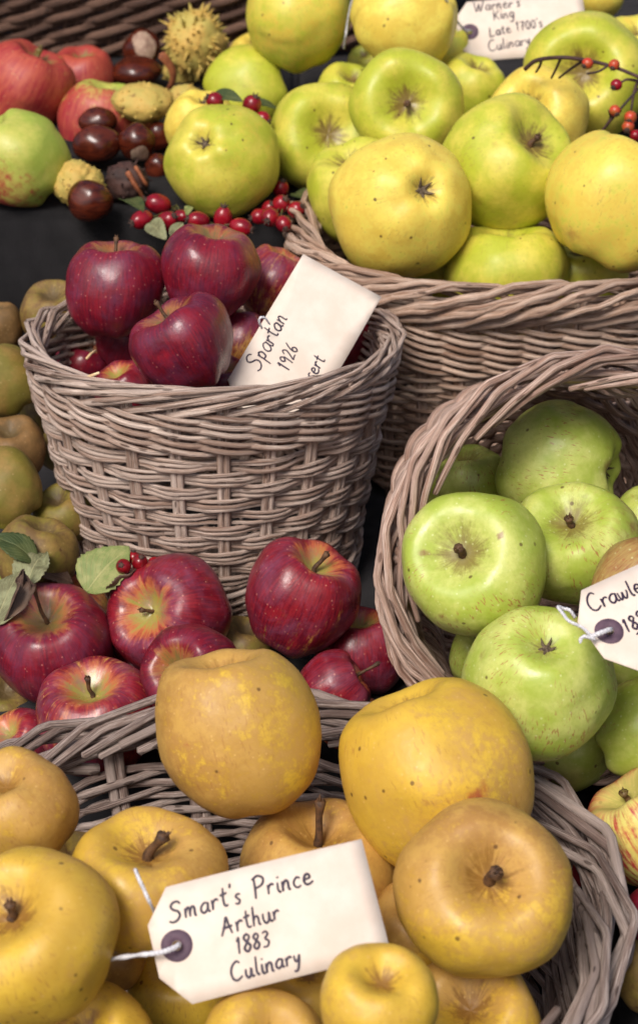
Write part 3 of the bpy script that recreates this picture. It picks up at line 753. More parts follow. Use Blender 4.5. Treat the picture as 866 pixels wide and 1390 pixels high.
# ------------------------------------------------------------------ handwritten card tags
G = {
 'S': (1.45, [[(1.25, 1.7), (1.0, 2.0), (.5, 2.0), (.2, 1.65), (.45, 1.25), (.95, .95), (1.1, .5), (.8, .08), (.3, -.05), (-.1, .15)]]),
 'm': (1.45, [[(0, 1), (.02, .02)], [(.02, .55), (.25, .98), (.48, .85), (.5, .05)], [(.5, .5), (.75, .98), (1.0, .85), (1.04, .1), (1.2, .02)]]),
 'a': (1.05, [[(.8, .9), (.45, 1.02), (.08, .7), (.05, .25), (.35, .0), (.7, .3), (.82, .95), (.78, .3), (.9, .02), (1.02, .1)]]),
 'r': (.8, [[(0, 1), (.06, .5), (.04, .02)], [(.05, .55), (.25, .92), (.5, 1.0), (.68, .85)]]),
 't': (.8, [[(.3, 1.75), (.24, .8), (.3, .15), (.5, .02), (.65, .1)], [(-.05, 1.1), (.62, 1.22)]]),
 "'": (.35, [[(.15, 2.0), (.08, 1.6)]]),
 's': (.8, [[(.6, .95), (.3, 1.02), (.1, .8), (.3, .55), (.5, .3), (.35, .0), (.0, .08)]]),
 'P': (1.25, [[(.1, 1.95), (.12, .9), (.08, 0)], [(-.1, 1.85), (.5, 2.1), (1.0, 1.75), (.85, 1.2), (.2, .95)]]),
 'i': (.45, [[(.1, 1), (.1, .3), (.25, .02), (.38, .1)], [(.16, 1.55), (.2, 1.45)]]),
 'n': (1.0, [[(0, 1), (.03, .02)], [(.03, .5), (.3, .98), (.58, .85), (.62, .15), (.82, .02)]]),
 'c': (.9, [[(.7, .85), (.4, 1.02), (.08, .7), (.06, .3), (.35, 0), (.75, .12)]]),
 'e': (1.0, [[(.1, .5), (.65, .62), (.55, .95), (.25, .95), (.05, .5), (.2, .08), (.55, 0), (.95, .2)]]),
 'A': (1.5, [[(-.1, 0), (.3, .9), (.65, 1.95), (.85, 1.0), (1.15, .02)], [(.1, .75), (1.25, .85)]]),
 'h': (1.0, [[(.15, 2.0), (.08, 1.0), (.03, .02)], [(.05, .55), (.32, .98), (.58, .8), (.62, .12), (.82, .02)]]),
 'u': (1.05, [[(.03, .98), (.02, .4), (.25, .0), (.55, .2), (.68, .98), (.68, .3), (.85, .02), (.98, .12)]]),
 '1': (.65, [[(.0, 1.3), (.25, 1.7), (.18, .8), (.15, 0)]]),
 '8': (1.0, [[(.7, 1.5), (.4, 1.75), (.1, 1.45), (.35, 1.0), (.7, .5), (.4, .0), (.05, .35), (.35, .85), (.72, 1.45)]]),
 '3': (1.0, [[(.05, 1.6), (.4, 1.75), (.65, 1.4), (.3, .98), (.68, .6), (.5, .08), (.0, .08)]]),
 '9': (1.0, [[(.65, 1.35), (.35, 1.7), (.05, 1.35), (.25, .95), (.65, 1.3), (.66, .8), (.55, 0)]]),
 '2': (1.0, [[(.05, 1.35), (.35, 1.72), (.65, 1.35), (.4, .7), (.02, .05), (.4, .08), (.75, .05)]]),
 '6': (1.0, [[(.6, 1.75), (.2, 1.1), (.05, .4), (.35, 0), (.65, .35), (.4, .75), (.08, .45)]]),
 '7': (1.0, [[(.0, 1.6), (.4, 1.6), (.7, 1.65), (.4, .8), (.3, 0)], [(.15, .8), (.65, .9)]]),
 '0': (1.0, [[(.4, 1.7), (.08, 1.2), (.08, .4), (.4, .0), (.7, .5), (.68, 1.3), (.38, 1.68)]]),
 'C': (1.5, [[(1.05, 1.75), (.7, 2.0), (.2, 1.6), (.0, .9), (.2, .2), (.65, -.02), (1.2, .3)]]),
 'w': (1.35, [[(0, 1), (.1, .2), (.3, .05), (.5, .6), (.55, .9), (.6, .2), (.85, .05), (1.1, .6), (1.12, 1.0)]]),
 'l': (.5, [[(.12, 2.0), (.08, .5), (.25, .02), (.4, .1)]]),
 'y': (1.0, [[(.05, 1), (.1, .45), (.35, .3), (.65, .98)], [(.68, 1.0), (.55, .1), (.3, -.7), (-.1, -.75)]]),
 'W': (1.9, [[(-.1, 1.9), (.2, .3), (.35, .05), (.6, .8), (.75, 1.3), (.9, .3), (1.05, .05), (1.35, 1.0), (1.6, 1.95)]]),
 'K': (1.25, [[(.1, 1.95), (.05, 0)], [(1.0, 1.9), (.5, 1.2), (.12, .95), (.5, .7), (1.05, .0)]]),
 'g': (1.0, [[(.7, .9), (.35, 1.0), (.05, .6), (.3, .15), (.65, .4), (.72, .95), (.68, .0), (.45, -.75), (.0, -.6)]]),
 'L': (1.2, [[(.15, 1.95), (.1, .9), (.05, .05), (.5, .02), (.95, .12)]]),
 'p': (1.0, [[(.05, 1), (.08, .2), (.03, -.85)], [(.06, .6), (.35, 1.02), (.7, .7), (.55, .1), (.1, .1)]]),
 'D': (1.4, [[(.1, 1.9), (.05, .02)], [(-.1, 1.85), (.6, 1.85), (1.1, 1.2), (.9, .4), (.0, .0)]]),
 ' ': (.95, []),
 '-': (.9, [[(.0, .6), (.8, .8)]]),
}
def catmull(P, n=5):
    if len(P) < 3: return [P[0].lerp(P[-1], i / 4) for i in range(5)]
    out = []
    Q = [P[0] * 2 - P[1]] + P + [P[-1] * 2 - P[-2]]
    for i in range(1, len(Q) - 2):
        for k in range(n):
            t = k / n
            out.append(.5 * (2 * Q[i] + (Q[i + 1] - Q[i - 1]) * t + (2 * Q[i - 1] - 5 * Q[i] + 4 * Q[i + 1] - Q[i + 2]) * t * t + (3 * Q[i] - Q[i - 1] - 3 * Q[i + 1] + Q[i + 2]) * t ** 3))
    out.append(P[-1]); return out

def make_tag(ring_at, X, Y, L, W, lines, label, bend=(0, 0), hole=True, group='card name tags', pen=.00056):
    """ring_at world point of the hole; X, Y directions (right, up, toward viewer) along and across the card"""
    cv = lambda q: (RT * q[0] + UP * q[1] - FW * q[2])
    x = cv(X).normalized(); y = cv(Y); y = (y - x * y.dot(x)).normalized(); z = x.cross(y)
    root = empty('name_tag', ring_at, Matrix((x, y, z)).transposed().to_quaternion())
    tag(root, label, 'name tag', group)
    hx = .011
    def warp(p):   # p in card coords, hole at 0
        u = (p.x + hx - L / 2); q = p.y
        return Vector((p.x, p.y, p.z - bend[0] * (u / (L / 2)) ** 2 - bend[1] * (q / (W / 2)) ** 2))
    ch = .012; ym = W / 2
    x0 = -hx; x1 = L - hx
    out = [(x0, -ym + ch * 1.25), (x0 + ch, -ym), (x1, -ym), (x1, ym), (x0 + ch, ym), (x0, ym - ch * 1.25)]
    bm = bmesh.new(); vs = [bm.verts.new((a, b, 0)) for a, b in out]; ed = [bm.edges.new((vs[i], vs[(i + 1) % 6])) for i in range(6)]
    hv = [bm.verts.new((.0022 * math.cos(k * PI / 8), .0022 * math.sin(k * PI / 8), 0)) for k in range(16)]
    ed += [bm.edges.new((hv[i], hv[(i + 1) % 16])) for i in range(16)]
    bmesh.ops.triangle_fill(bm, edges=ed, use_beauty=True)
    for i in range(1, 14):
        bmesh.ops.bisect_plane(bm, geom=bm.verts[:] + bm.edges[:] + bm.faces[:], plane_co=(x0 + L * i / 14, 0, 0), plane_no=(1, 0, 0))
    for i in range(1, 6):
        bmesh.ops.bisect_plane(bm, geom=bm.verts[:] + bm.edges[:] + bm.faces[:], plane_co=(0, -ym + W * i / 6, 0), plane_no=(0, 1, 0))
    bmesh.ops.recalc_face_normals(bm, faces=bm.faces[:])
    if sum(f.normal.z for f in bm.faces) < 0: bmesh.ops.reverse_faces(bm, faces=bm.faces[:])
    for v in bm.verts: v.co = warp(v.co)
    me = bpy.data.meshes.new('card'); bm.to_mesh(me); bm.free(); me.materials.append(M['card'])
    me.polygons.foreach_set('use_smooth', [True] * len(me.polygons))
    o = bpy.data.objects.new('card', me); COL.objects.link(o); o.parent = root
    sm = o.modifiers.new('thick', 'SOLIDIFY'); sm.thickness = .0005; sm.offset = -1
    # ring
    V = []; F = []; N = 40
    for k in range(N):
        a = 2 * PI * k / N; e = 1 + .012 * math.sin(3 * a)
        for r, h in ((.0023, .0001), (.0024, .0004), (.0072 * e, .0004), (.0074 * e, .0001)):
            V.append(warp(Vector((r * math.cos(a), r * math.sin(a), h))))
    for k in range(N):
        for j in range(3):
            a = k * 4 + j; b = ((k + 1) % N) * 4 + j
            F.append((a, a + 1, b + 1, b))
    mesh_obj('reinforcement_ring', V, F, M['ring'], root)
    # writing: flat ink strokes
    m = MB()
    for (txt, tx, ty, xh, rot, sp) in lines:
        cx = 0; rr = random.Random(hash(len(txt)) + int(tx * 1e5))
        cr, sr = math.cos(rot), math.sin(rot)
        for chh in txt:
            adv, strokes = G[chh]
            jy = rr.uniform(-.08, .08); js = rr.uniform(.92, 1.08)
            for stt in strokes:
                pts = [Vector(((cx + a * js + .12 * b) * xh, (b * js + jy) * xh, 0)) for a, b in stt]
                pts = [Vector((tx - hx + p.x * cr - p.y * sr, ty + p.x * sr + p.y * cr, .00022)) for p in catmull(pts)]
                pts = [warp(p) for p in pts]
                pr = rr.uniform(.9, 1.12)
                m.tube(pts, lambda u: pen * pr * (1.05 - .25 * abs(2 * u - 1) ** 3), 8, squash=Vector((0, 0, 1)))
            cx += (adv + .12) * sp
    m.build('handwriting', M['ink'], root)
    return root, x, y, z, warp

def string(root, pts, r=.0009, name='string'):
    m = MB(); P = catmull([root.matrix_basis.inverted() @ p for p in pts], 8)
    # two twisted plies
    for s_ in (0, 1):
        q = []; Ls = 0
        for i, p in enumerate(P):
            if i: Ls += (p - P[i - 1]).length
            t = (P[min(i + 1, len(P) - 1)] - P[max(i - 1, 0)]).normalized(); n = t.cross(Vector((.3, .2, .9))).normalized(); b = t.cross(n)
            a = Ls / .0035 * 2 * PI + s_ * PI
            q.append(p + (n * math.cos(a) + b * math.sin(a)) * r * .45)
        m.tube(q, r * .68, 6)
    return m.build(name, M['string'], root)

# front tag
pr = at(240, 1283, .915)
t1, x, y, z, wp = make_tag(pr, (.974, .225, -.10), (-.225, .95, -.30), .106, .0545, [
    ("Smart's Prince", .0105, .0110, .0046, .02, 1.02), ('Arthur', .0325, -.0010, .0043, .05, 1.0), ('1883', .0375, -.0110, .0042, .03, .95), ('Culinary', .032, -.0222, .0041, .02, 1.0)],
    "cream card tag reading Smart's Prince Arthur 1883, lying on the golden apples", bend=(.0035, .0))
string(t1, [at(184, 1180, .930), at(189, 1193, .922), at(196, 1208, .9215), at(203, 1224, .922), at(214, 1244, .934)], .0010)
string(t1, [at(150, 1302, .925), at(176, 1298, .918), at(200, 1295, .910), at(222, 1292, .9085), at(240, 1285, .9105), at(243, 1282, .919)], .0013)
# tag of the lying basket
pr = at(827, 855, 1.0)
t2, x, y, z, wp = make_tag(pr, (.93, .37, -.38), (-.55, .76, -.50), .100, .054, [
    ('Crawley', .0095, .0135, .0048, -.06, .95), ('1880', .0190, -.0050, .0046, -.02, .95), ('-', .022, -.0120, .0060, .1, 1)],
    'cream card tag reading Crawley, with a ring and white string, at the right edge', bend=(.002, 0))
kn = at(802, 864, .993)
string(t2, [at(829, 855, 1.006), at(826, 855, .995), at(815, 859, .991), kn], .0013)
string(t2, [kn, at(790, 852, .992), at(772, 843, .992), at(763, 832, .998), at(757, 824, 1.004), at(764, 826, 1.008), at(772, 828, 1.006), at(780, 838, 1.008)], .0009)
string(t2, [at(806, 868, .992), at(800, 866, .990), at(793, 864, .989), at(788, 867, .989), at(787, 872, .990)], .0009)
# plain card in the upright basket: hole end hidden inside
ep = at(465, 373, 1.360)
X = Vector((.48, .86, -.40)); cvx = (RT * X[0] + UP * X[1] - FW * X[2]).normalized()
pr = ep - cvx * (.122 - .011)
t3, x, y, z, wp = make_tag(pr, tuple(X), (-.87, .49, -.02), .122, .061, [
    ('Spartan', .0285, .0155, .0060, .04, .95), ('1926', .0390, -.0015, .0052, .10, .9), ('Dessert', .0250, -.0205, .0050, .06, .95)],
    'large cream card reading Spartan 1926, stuck upright among the dark maroon apples', bend=(.001, 0))
string(t3, [at(366, 440, 1.325), at(360, 432, 1.318), at(354, 431, 1.316), at(352, 437, 1.318), at(356, 446, 1.325)], .0008)
# card at the top
pr = at(638, 42, 1.715)
t4, x, y, z, wp = make_tag(pr, (.985, .09, -.1), (-.09, .95, -.25), .114, .057, [
    ("Warner's", .0175, .0185, .0048, .04, 1.0), ('King', .033, .0090, .0048, .08, .95), ("Late 1700's", .0275, -.0065, .0046, .13, .95), ('Culinary', .0250, -.0200, .0048, .10, .95)],
    "cream card tag reading Warner's King at the top, behind the yellow green apples", bend=(.002, 0))
string(t4, [at(601, -10, 1.600), at(606, 2, 1.610), at(612, 12, 1.630), at(620, 28, 1.66), at(630, 40, 1.700), at(638, 42, 1.716)], .0010)
string(t4, [at(480, -8, 1.60), at(475, 12, 1.612), at(471, 35, 1.625), at(469, 50, 1.63), at(467, 66, 1.65)], .0010)

# ------------------------------------------------------------------ conkers, husks
def rq(): return Quaternion(Vector((R.uniform(-1, 1), R.uniform(-1, 1), R.uniform(-1, 1))).normalized(), R.random() * 6.28)
def conker(x, y, r, d, label, ry=None, scar=None, dark=0, z=None):
    ry = ry or r
    d = rest_depth(x, y, ry, z) if z is not None else spot(x, y, (r + ry) / 2, d)
    p = at(x, y, d); k = d / FP; placed.append((p, (r + ry) / 2 * k))
    so = Vector((R.random() * 30, 0, 0))
    m = MB()
    def fn(q, t, f):
        n = q.normalized(); s_ = 1 + .12 * noise.noise(n * 1.2 + so) + .03 * noise.noise(n * 3 + so)
        return q * s_
    m.ball((0, 0, 0), (r * k, r * k * .88, ry * k), 28, 18, fn=fn)
    o = m.build('conker', M['conker'], rodattr=False); o.location = p
    tag(o, label, 'conker', 'conkers on the shelf')
    if scar:
        dr = (RT * scar[0] + UP * scar[1] - FW * scar[2]).normalized(); q = Vector((0, 0, 1)).rotation_difference(dr)
        m = MB(); rr = (r + ry) / 2 * k
        def fs(v, t, f):
            return v * (1 + .10 * noise.noise(v.normalized() * 2 + so))
        # pale cap just proud of the shell
        V = []; F = []
        for i in range(7):
            for j in range(20):
                a = 2 * PI * j / 20; t = .75 * scar[3] * i / 6 * (1 + .12 * math.sin(2 * a + so.x) + .06 * math.sin(5 * a))
                nrm = q @ Vector((math.sin(t) * math.cos(a), math.sin(t) * math.sin(a), math.cos(t)))
                sc = 1 + .12 * noise.noise(nrm * 1.2 + so) + .03 * noise.noise(nrm * 3 + so)
                V.append(Vector((nrm.x * r * k, nrm.y * r * k * .88, nrm.z * ry * k)) * sc * (1.018 - .012 * (i / 6) ** 4))
        for i in range(6):
            for j in range(20):
                a = i * 20 + j; b = i * 20 + (j + 1) % 20; F.append((a, a + 20, b + 20, b))
        mesh_obj('scar', V, F, M['hilum'], o)
    return o
conker(123, 273, 31, 0, 'round glossy conker lying foremost on the black cloth', ry=29, z=Z_SHELF)
conker(132, 196, 32, 1.62, 'large glossy conker leaning on the brown red apple', ry=27)

conker(187, 193, 26, 1.62, 'round brown conker with a pale edge, right of the two stacked ones', scar=(.2, -1, .5, .8))
conker(133, 164, 26, 1.66, 'conker lying on top of the large glossy one', ry=19)
conker(217, 186, 18, 1.66, 'small dark conker wedged beside the speckled yellow green apple', ry=22)
conker(214, 229, 17, 1.62, 'small dark red conker under the wedged one, touching the speckled apple', ry=21)
conker(193, 67, 26, 1.84, 'dark conker with a big pale scar facing the viewer, near the dark basket', scar=(.25, .1, 1, 1.0))
conker(186, 97, 34, 1.80, 'wide dark purple conker below the one with the pale scar', ry=19)
conker(172, 62, 14, 1.90, 'small dark conker farthest back, in front of the dark basket', ry=18)

def husk(x, y, r, d, label, ry=None, spikes=40, sl=.25, mat='husk', tilt=0, seam=False, z=None, name='conker_husk'):
    ry = ry or r
    d = rest_depth(x, y, ry, z) if z is not None else spot(x, y, (r + ry) / 2, d, .93)
    p = at(x, y, d); k = d / FP; placed.append((p, (r + ry) / 2 * k))
    so = Vector((R.random() * 30, 0, 0)); m = MB()
    def fn(q, t, f):
        n = q.normalized(); s_ = 1 + .10 * noise.noise(n * 1.5 + so) + .07 * noise.noise(n * 4 + so) + .035 * noise.noise(n * 9 + so)
        if seam: s_ -= .10 * math.exp(-((n.x * .9 - n.z * .35) / .06) ** 2)
        return q * s_
    m.ball((0, 0, 0), (r * k, r * k * .9, ry * k), 48, 32, fn=fn)
    for i in range(spikes):
        zz = 1 - 2 * (i + .5) / spikes; a = i * 2.39996 + R.uniform(-.3, .3); h = math.sqrt(1 - zz * zz)
        n = Vector((h * math.cos(a), h * math.sin(a), zz)).normalized()
        b = fn(Vector((n.x * r * k, n.y * r * k * .9, n.z * ry * k)), 0, 0)
        L = sl * r * k * R.choice((.25,.5,.8,1.0,1.5)) * R.uniform(.7, 1.2); dr = (n + Vector((R.uniform(-.3, .3), R.uniform(-.3, .3), R.uniform(-.3, .3)))).normalized()
        w_ = r * k * R.uniform(.045, .075)
        m.tube([b - n * w_ * .5, b + n * L * .25, b + n * L * .5 + dr * L * .15, b + n * L * .5 + dr * L * .5], lambda u: w_ * (1.15 - 1.05 * u), 6)
    o = m.build(name, M[mat], rodattr=False); o.location = p
    o.rotation_euler = (0, tilt, 0)
    tag(o, label, 'husk', 'conker husks on the shelf'); return o
husk(266, 58, 40, 1.80, 'big spiky yellow conker husk standing in front of the dark basket', ry=44, spikes=190, sl=.22)
husk(107, 251, 35, 1.60, 'round pale yellow conker husk with a seam, behind the foremost conker', ry=32, spikes=60, sl=.08, seam=True, tilt=.3, z=Z_SHELF)
husk(195, 139, 42, 1.66, 'long yellow conker husk lying on the brown red apple', ry=25, spikes=70, sl=.06, tilt=.05)
husk(252, 131, 22, 1.72, 'small yellow husk piece between the long husk and the apples', ry=16, spikes=30, sl=.14)
husk(248, 98, 26, 1.80, 'mossy dark yellow husk under the big spiky one', ry=24, spikes=40, sl=.2)
# opened dark husk with orange edge
hk = husk(172, 247, 30, 1.60, 'opened dark brown conker husk with an orange brown edge', ry=27, spikes=40, sl=.2, mat='husk_dark', z=Z_SHELF)
m = MB(); c0 = Vector((0, 0, 0)); rr = 29 * 1.56 / FP
pts = [Vector((rr * (.15 + .75 * math.sin(a * .9)), -rr * (.95 - .35 * abs(a - .6)), rr * (.75 - 1.05 * a))) for a in [i / 10 * 1.4 for i in range(11)]]
m.tube(pts, lambda u: .0022 * (1.1 - .5 * u), 6); m.tube([p + Vector((.006, .002, .004)) for p in pts[:7]], lambda u: .0016, 6)
m.build('split_edge', M['husk_in'], hk)
# curled strip of husk
m = MB(); P0 = at(220, 92, 1.78)
m.tube([P0 + Vector((.010 * math.sin(a * 2.2), .004 * a, -.028 * a + .012)) for a in [i / 12 * 2 for i in range(13)]], lambda u: .0042 * (1 - .5 * u), 8, squash=Vector((.4, -.6, 0)))
o = m.build('husk_strip', M['husk_in'], rodattr=False); tag(o, 'curled orange brown strip of husk between the dark conkers and the spiky husk', 'husk')

# loose apples on the shelf
g = 'loose apples on the cloth covered shelf'
A(26, 216, 67, 0, 'blush', 'pale green apple with a faint pink cheek, at the left edge of the shelf', g, z=Z_SHELF, mode='fix', bl=(-.1, (-.5, -.8, .3), .75), feat=Vector((-.7, 0, .7)))
A(274, 172, 50, 1.62, 'warner', 'brownish yellow apple behind the speckled one on the shelf', g, feat=(276, 138), end='c', bl=(.9, FWD, 0))
A(142, 168, 62, 1.66, 'blush', 'brown red apple with a green top, behind the conkers', g, bl=(.75, (-.2, -1, .2), .5), feat=Vector((.2, .2, 1)))
A(32, 118, 64, 1.72, 'blush', 'big pink red apple with a green edge, above the pale green one', g, bl=(.95, (-.7, .1, .5), .35), feat=(58, 72), stem=(.3, (-.2, .8, 0), .003, 'gstem'))
A(335, 124, 62, 1.70, 'warner', 'bright green apple on the shelf just left of the large basket', g, bl=(-.5, FWD, 0), feat=Vector((.9, .1, .2)))
A(112, 108, 45, 1.80, 'blush', 'pink red apple farthest back on the shelf', g, bl=(1.2, FWD, 0), big=False)
A(345, 78, 34, 1.86, 'warner', 'brownish apple half hidden behind the bright green one', g, bl=(1, FWD, 0), big=False)

# ------------------------------------------------------------------ leaves
def leaf(base, tip, nrm, W, mat, curl=.2, fold=.25, parent=None, label=None, wav=.1, group=None, name='leaf'):
    ln = (tip - base).length; X = (tip - base).normalized(); Z = (nrm - X * nrm.dot(X)).normalized(); Y = Z.cross(X)
    V = []; F = []; U = []; nu, nv = 22, 12; so = R.random() * 30
    for i in range(nu + 1):
        u = i / nu; w_ = W * (math.sin(PI * min(1, u ** .75)) ** .8) * (1 - .12 * u) + .0002
        for j in range(nv + 1):
            v = -1 + 2 * j / nv
            e = 1 + .06 * math.sin(u * 60 + v * 2) * abs(v) ** 6
            h = fold * abs(v) * w_ + curl * ln * (-(u - .5) ** 2 * 4 + 1) * .35 + wav * W * noise.noise(Vector((u * 3.2, v * 1.6, so)))
            V.append(base + X * (u * ln) + Y * (v * w_ * e) + Z * h); U.append((u, v, 0))
    for i in range(nu):
        for j in range(nv):
            a = i * (nv + 1) + j; F.append((a, a + nv + 1, a + nv + 2, a + 1))
    if parent is not None:
        iv = parent.matrix_basis.inverted(); V = [iv @ v for v in V]; c = None
    else:
        c = sum(V, Vector()) / len(V); V = [v - c for v in V]
    o = mesh_obj(name, V, F, M[mat], parent, attrs={'luv': ('FLOAT_VECTOR', U)})
    if c is not None: o.location = c
    sm = o.modifiers.new('thick', 'SOLIDIFY'); sm.thickness = .0004
    if label: tag(o, label, 'leaf', group)
    return o
def cam_n(a, b, c): return RT * a + UP * b - FW * c
lg = 'dead leaves on the crimson apples'
leaf(at(118, 805, 1.262), at(176, 742, 1.275), cam_n(-.3, .5, 1), .018, 'leaf_green', .25, .2, label='large grey green leaf at the foot of the upright basket, beside the dark red berries', group=lg)
leaf(at(148, 812, 1.262), at(186, 772, 1.262), cam_n(.7, -.1, 1), .011, 'leaf_brown', .3, .5, label='brown withered leaf half hanging over the large grey green one', group=lg, wav=.5)
leaf(at(100, 792, 1.285), at(18, 772, 1.27), cam_n(0, .9, .6), .012, 'leaf_brown', .2, .3, label='flat brown grey leaf under the plain brown russet apple', group=lg)
leaf(at(34, 800, 1.25), at(64, 752, 1.27), cam_n(-.3, .3, 1), .012, 'leaf_pale', .3, .5, label='folded pale olive leaf standing behind the large dark crimson apple', group=lg, wav=.5)
leaf(at(50, 762, 1.262), at(-12, 728, 1.265), cam_n(.1, .8, .7), .011, 'leaf_dark', .3, .2, label='dark green leaf at the left edge on the dark green apple', group=lg)
leaf(at(8, 842, 1.21), at(30, 775, 1.24), cam_n(.6, .1, 1), .0065, 'leaf_brown', .5, 1.0, label='crumpled brown leaf at the left, touching the large dark crimson apple', group=lg, wav=1.4)
leaf(at(-6, 850, 1.235), at(28, 775, 1.255), cam_n(-.2, .3, 1), .013, 'leaf_pale', .2, .2, label='pale olive leaf at the left edge behind the crumpled brown one', group=lg)
leaf(at(-14, 822, 1.25), at(40, 800, 1.27), cam_n(0, .8, .8), .014, 'leaf_green', .2, .2, label='grey green leaf at the left edge, lowest behind the large dark crimson apple', group=lg)

# ------------------------------------------------------------------ sprigs of berries
def berry(root, p, r, axis, mat, name='rose_hip', tipm='tip', tipr=.36, long=1.0, stem_to=None):
    q = Vector((0, 0, 1)).rotation_difference(axis.normalized()); m = MB(); so = R.random() * 9
    m.ball((0, 0, 0), (r, r, r * long), 20, 14, fn=lambda v, t, f: v * (1 + .05 * noise.noise(v.normalized() * 1.5 + Vector((so, 0, 0)))))
    o = m.build(name, M[mat], root, rodattr=False); o.location = root.matrix_basis.inverted() @ p; o.rotation_mode = 'QUATERNION'; o.rotation_quaternion = q
    m = MB(); m.ball((0, 0, r * long * .97), (r * tipr, r * tipr, r * tipr * .6), 10, 6)
    for k in range(5):
        a = k * 1.2566; dv = Vector((math.cos(a), math.sin(a), 0))
        m.tube([dv * r * tipr * .5 + Vector((0, 0, r * long * 1.0)), dv * r * tipr * 1.1 + Vector((0, 0, r * (long + .18))), dv * r * tipr * 1.3 + Vector((0, 0, r * (long + .3)))], lambda u: r * .10 * (1.1 - u), 5)
    m.build('tip', M[tipm], o, rodattr=False)
    return o
def stemtube(root, pts, r, mat='greenstem', name='stem'):
    iv = root.matrix_basis.inverted(); m = MB(); m.tube([iv @ p for p in catmull(pts, 5)], lambda u: r * (1.1 - .3 * u), 6)
    return m.build(name, M[mat], root, rodattr=False)
def sprig(cx_, cy_, cd_, label, hips, r, mat='hip', long=1.35, group='rose hip sprigs', cat='rose hips', name='rose_hip_sprig', bname='rose_hip', stemm='greenstem'):
    c = at(cx_, cy_, cd_); root = empty(name, c); tag(root, label, cat, group)
    for (x, y, d, ax, k) in hips:
        p = at(x, y, d); a = cam_n(*ax).normalized()
        berry(root, p, r * k, a, mat, bname, long=long)
        stemtube(root, [p - a * r * k * long * .9, p - a * r * k * long * 1.6 + Vector((0, .002, -.002)), c], .0007, stemm)
    return root
dS = on_z(215, 290, Z_SHELF + .008)
s1 = sprig(240, 278, dS + .02, 'sprig of three rose hips with small leaves, left of the speckled apple', [(215, 277, dS - .005, (-.9, .2, .3), 1.05), (193, 298, dS - .03, (-.6, -.3, .5), .95), (227, 301, dS - .035, (.5, .3, .6), 1.0), (246, 294, dS - .02, (.6, 0, .5), .7)], .0074)
leaf(at(168, 272, dS + .01), at(195, 288, dS - .035), cam_n(.3, .5, 1), .008, 'leaf_dark', .2, .2, s1)
leaf(at(204, 302, dS - .04), at(226, 325, dS - .055), cam_n(-.3, .5, 1), .0075, 'leaf_pale', .2, .4, s1)
leaf(at(232, 322, dS - .05), at(248, 302, dS - .04), cam_n(.3, .5, 1), .0045, 'leaf_pale', .2, .4, s1)
s2 = sprig(290, 286, dS + .0, 'row of rose hips lying under the speckled apple, behind the topmost maroon one', [(270, 299, dS - .04, (-.9, .1, .4), .95), (303, 296, dS - .042, (.1, .9, .6), 1.0), (327, 308, dS - .05, (1, -.3, .3), .95)], .0070)
leaf(at(252, 290, dS - .03), at(262, 282, dS - .035), cam_n(.3, .5, 1), .004, 'leaf_green', .2, .4, s2)
s3 = sprig(385, 275, dS + .01, 'cluster of red rose hips between the speckled apple and the large basket', [(352, 294, dS - .02, (-.8, -.2, .3), .9), (367, 295, dS - .035, (-.3, -.5, .9), 1.05), (382, 277, dS - .005, (.3, .3, .6), 1.0), (381, 256, dS + .03, (.2, .6, .5), .95), (385, 304, dS - .045, (.2, -.6, .7), .9), (402, 285, dS - .01, (.6, .3, .6), .95), (366, 283, dS + .0, (.2, .3, .6), .9)], .0068, long=1.1)
leaf(at(400, 262, dS + .04), at(424, 274, dS + .02), cam_n(.1, .6, 1), .008, 'leaf_dark', .2, .3, s3)
dW = 1.565
s4 = sprig(318, 148, dW + .03, 'two rose hips with a dark leaf lying on the apples behind the speckled one', [(292, 137, dW, (-.7, .3, .4), .85), (342, 142, dW + .01, (.3, .5, .5), .95), (357, 161, dW + .005, (.6, -.4, .4), .75)], .0080, long=1.05)
leaf(at(288, 130, dW + .01), at(330, 138, dW - .005), cam_n(0, .6, 1), .007, 'leaf_dark', .3, .2, s4)
leaf(at(330, 138, dW + .02), at(382, 152, dW + .03), cam_n(0, .8, .7), .006, 'leaf_dark', .3, .2, s4)
s5 = sprig(200, 790, 1.285, 'sprig of dark red berries at the foot of the upright basket', [(168, 769, 1.258, (-.2, .2, .9), 1.1), (190, 763, 1.262, (.2, .5, .6), 1.15), (210, 765, 1.266, (.6, .3, .5), 1.0), (182, 757, 1.272, (0, .8, .3), .9), (196, 778, 1.262, (.3, .1, .8), 1.0)], .0045, 'haw', 1.05, 'sprigs of small berries', 'berries', 'berry_sprig', 'berry', 'twig')
# twig with orange red berries, on the cooking apples
dT = 1.50
root = empty('berry_twig', at(790, 90, dT)); tag(root, 'dark twig with small orange red berries, lying across the big green apple at upper right', 'berry twig')
T = lambda x, y, k=0: at(x, y, dT + k)
stemtube(root, [T(712, 94, .03), T(728, 82, .02), T(760, 78), T(790, 81), T(830, 90), T(870, 106, -.01), T(900, 118, -.01)], .0016, 'twig', 'branch')
for a in ([T(735, 80, .012), T(732, 90, .02), T(727, 98, .03)], [T(761, 78), T(755, 92, .01), T(748, 106, .02)], [T(792, 82), T(775, 93, .01), T(758, 106, .02)],
          [T(826, 88), T(812, 97), T(796, 100)], [T(866, 110), T(850, 108), T(840, 114)], [T(866, 108), T(860, 125), T(856, 150)], [T(800, 196, .02), T(818, 176, .01), T(838, 152), T(866, 120)],
          [T(822, 172, .01), T(828, 160, .01), T(826, 150)], [T(842, 150), T(836, 155), T(830, 158)]):
    stemtube(root, a, .0011, 'twig', 'side_twig')
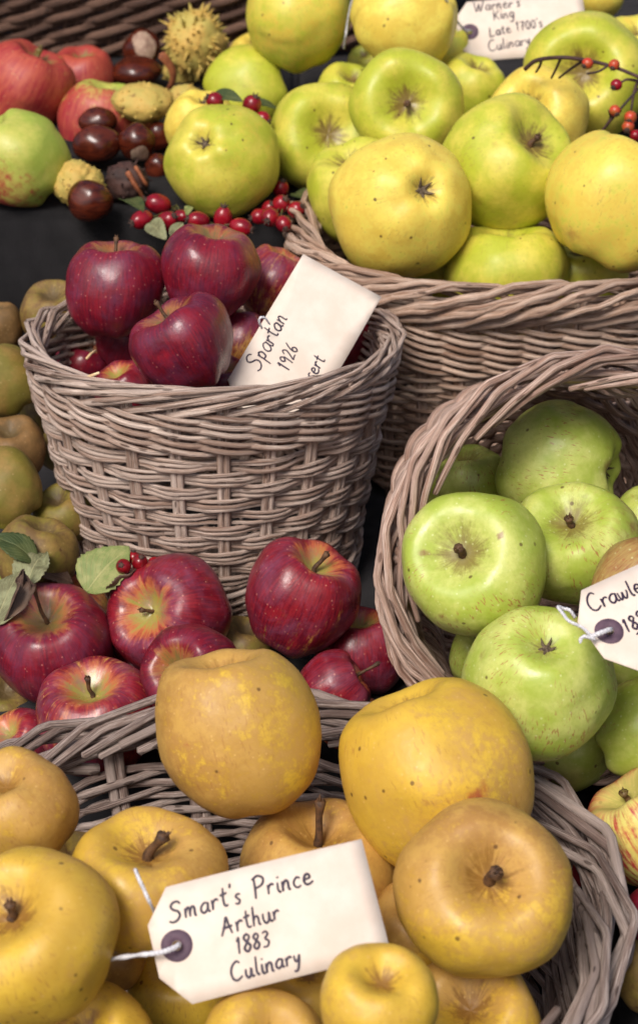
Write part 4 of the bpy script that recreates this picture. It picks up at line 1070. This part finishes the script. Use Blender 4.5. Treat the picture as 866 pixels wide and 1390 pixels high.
for x, y, k, mt in ((797, 86, .0056, 'orangeberry'), (833, 88, .0056, 'tip'), (836, 115, .0060, 'hip'), (834, 150, .0056, 'orangeberry'), (855, 159, .0064, 'orangeberry'), (852, 172, .0062, 'orangeberry'), (862, 184, .0058, 'hip')):
    berry(root, T(x, y, -.004), k * .76, cam_n(R.uniform(-1, 1), R.uniform(-1, .2), .6), 'orangeberry' if mt == 'tip' else mt, 'berry', long=1.0, tipr=.5)

# odds and ends
m = MB(); p = at(112, 515, 1.268); m.tube([p, at(122, 511, 1.262), at(135, 506, 1.258)], lambda u: .0014 * (1 - .4 * u), 6)
o = m.build('straw_piece', M['straw'], rodattr=False); tag(o, 'short pale straw sticking out of the left front rim of the upright basket', 'straw')
m = MB(); m.tube([at(118, 487, 1.33), at(124, 480, 1.335), at(130, 476, 1.34)], lambda u: .0010, 6)
o = m.build('straw_piece', M['straw'], rodattr=False); tag(o, 'thin straw lying inside the upright basket at the left', 'straw')
# ------------------------------------------------------------------ light: soft overcast daylight
w = bpy.data.worlds.new('World'); SC.world = w; w.use_nodes = True
nt = w.node_tree; bg = nt.nodes['Background']; sky = nt.nodes.new('ShaderNodeTexSky'); sky.sky_type = 'NISHITA'
sky.sun_disc = False; EL, AZ = 52, 207
sky.sun_elevation = math.radians(EL); sky.sun_rotation = math.radians(AZ); sky.dust_density = 4; sky.air_density = 1
nt.links.new(sky.outputs[0], bg.inputs[0]); bg.inputs[1].default_value = .095
sd = bpy.data.lights.new('sun', 'SUN'); sun = bpy.data.objects.new('sun', sd); COL.objects.link(sun)
sd.energy = 2.6; sd.angle = math.radians(22); sd.color = (1, .95, .89)
# direction towards the sun: sky sun_rotation is measured from +Y clockwise
az = math.radians(AZ); el = math.radians(EL)
dv = Vector((math.sin(az) * math.cos(el), math.cos(az) * math.cos(el), math.sin(el)))
sun.rotation_mode = 'QUATERNION'; sun.rotation_quaternion = Vector((0, 0, 1)).rotation_difference(dv)
SC.view_settings.view_transform = 'Standard'; SC.view_settings.look = 'None'; SC.view_settings.exposure = 0.27; SC.view_settings.gamma = 1
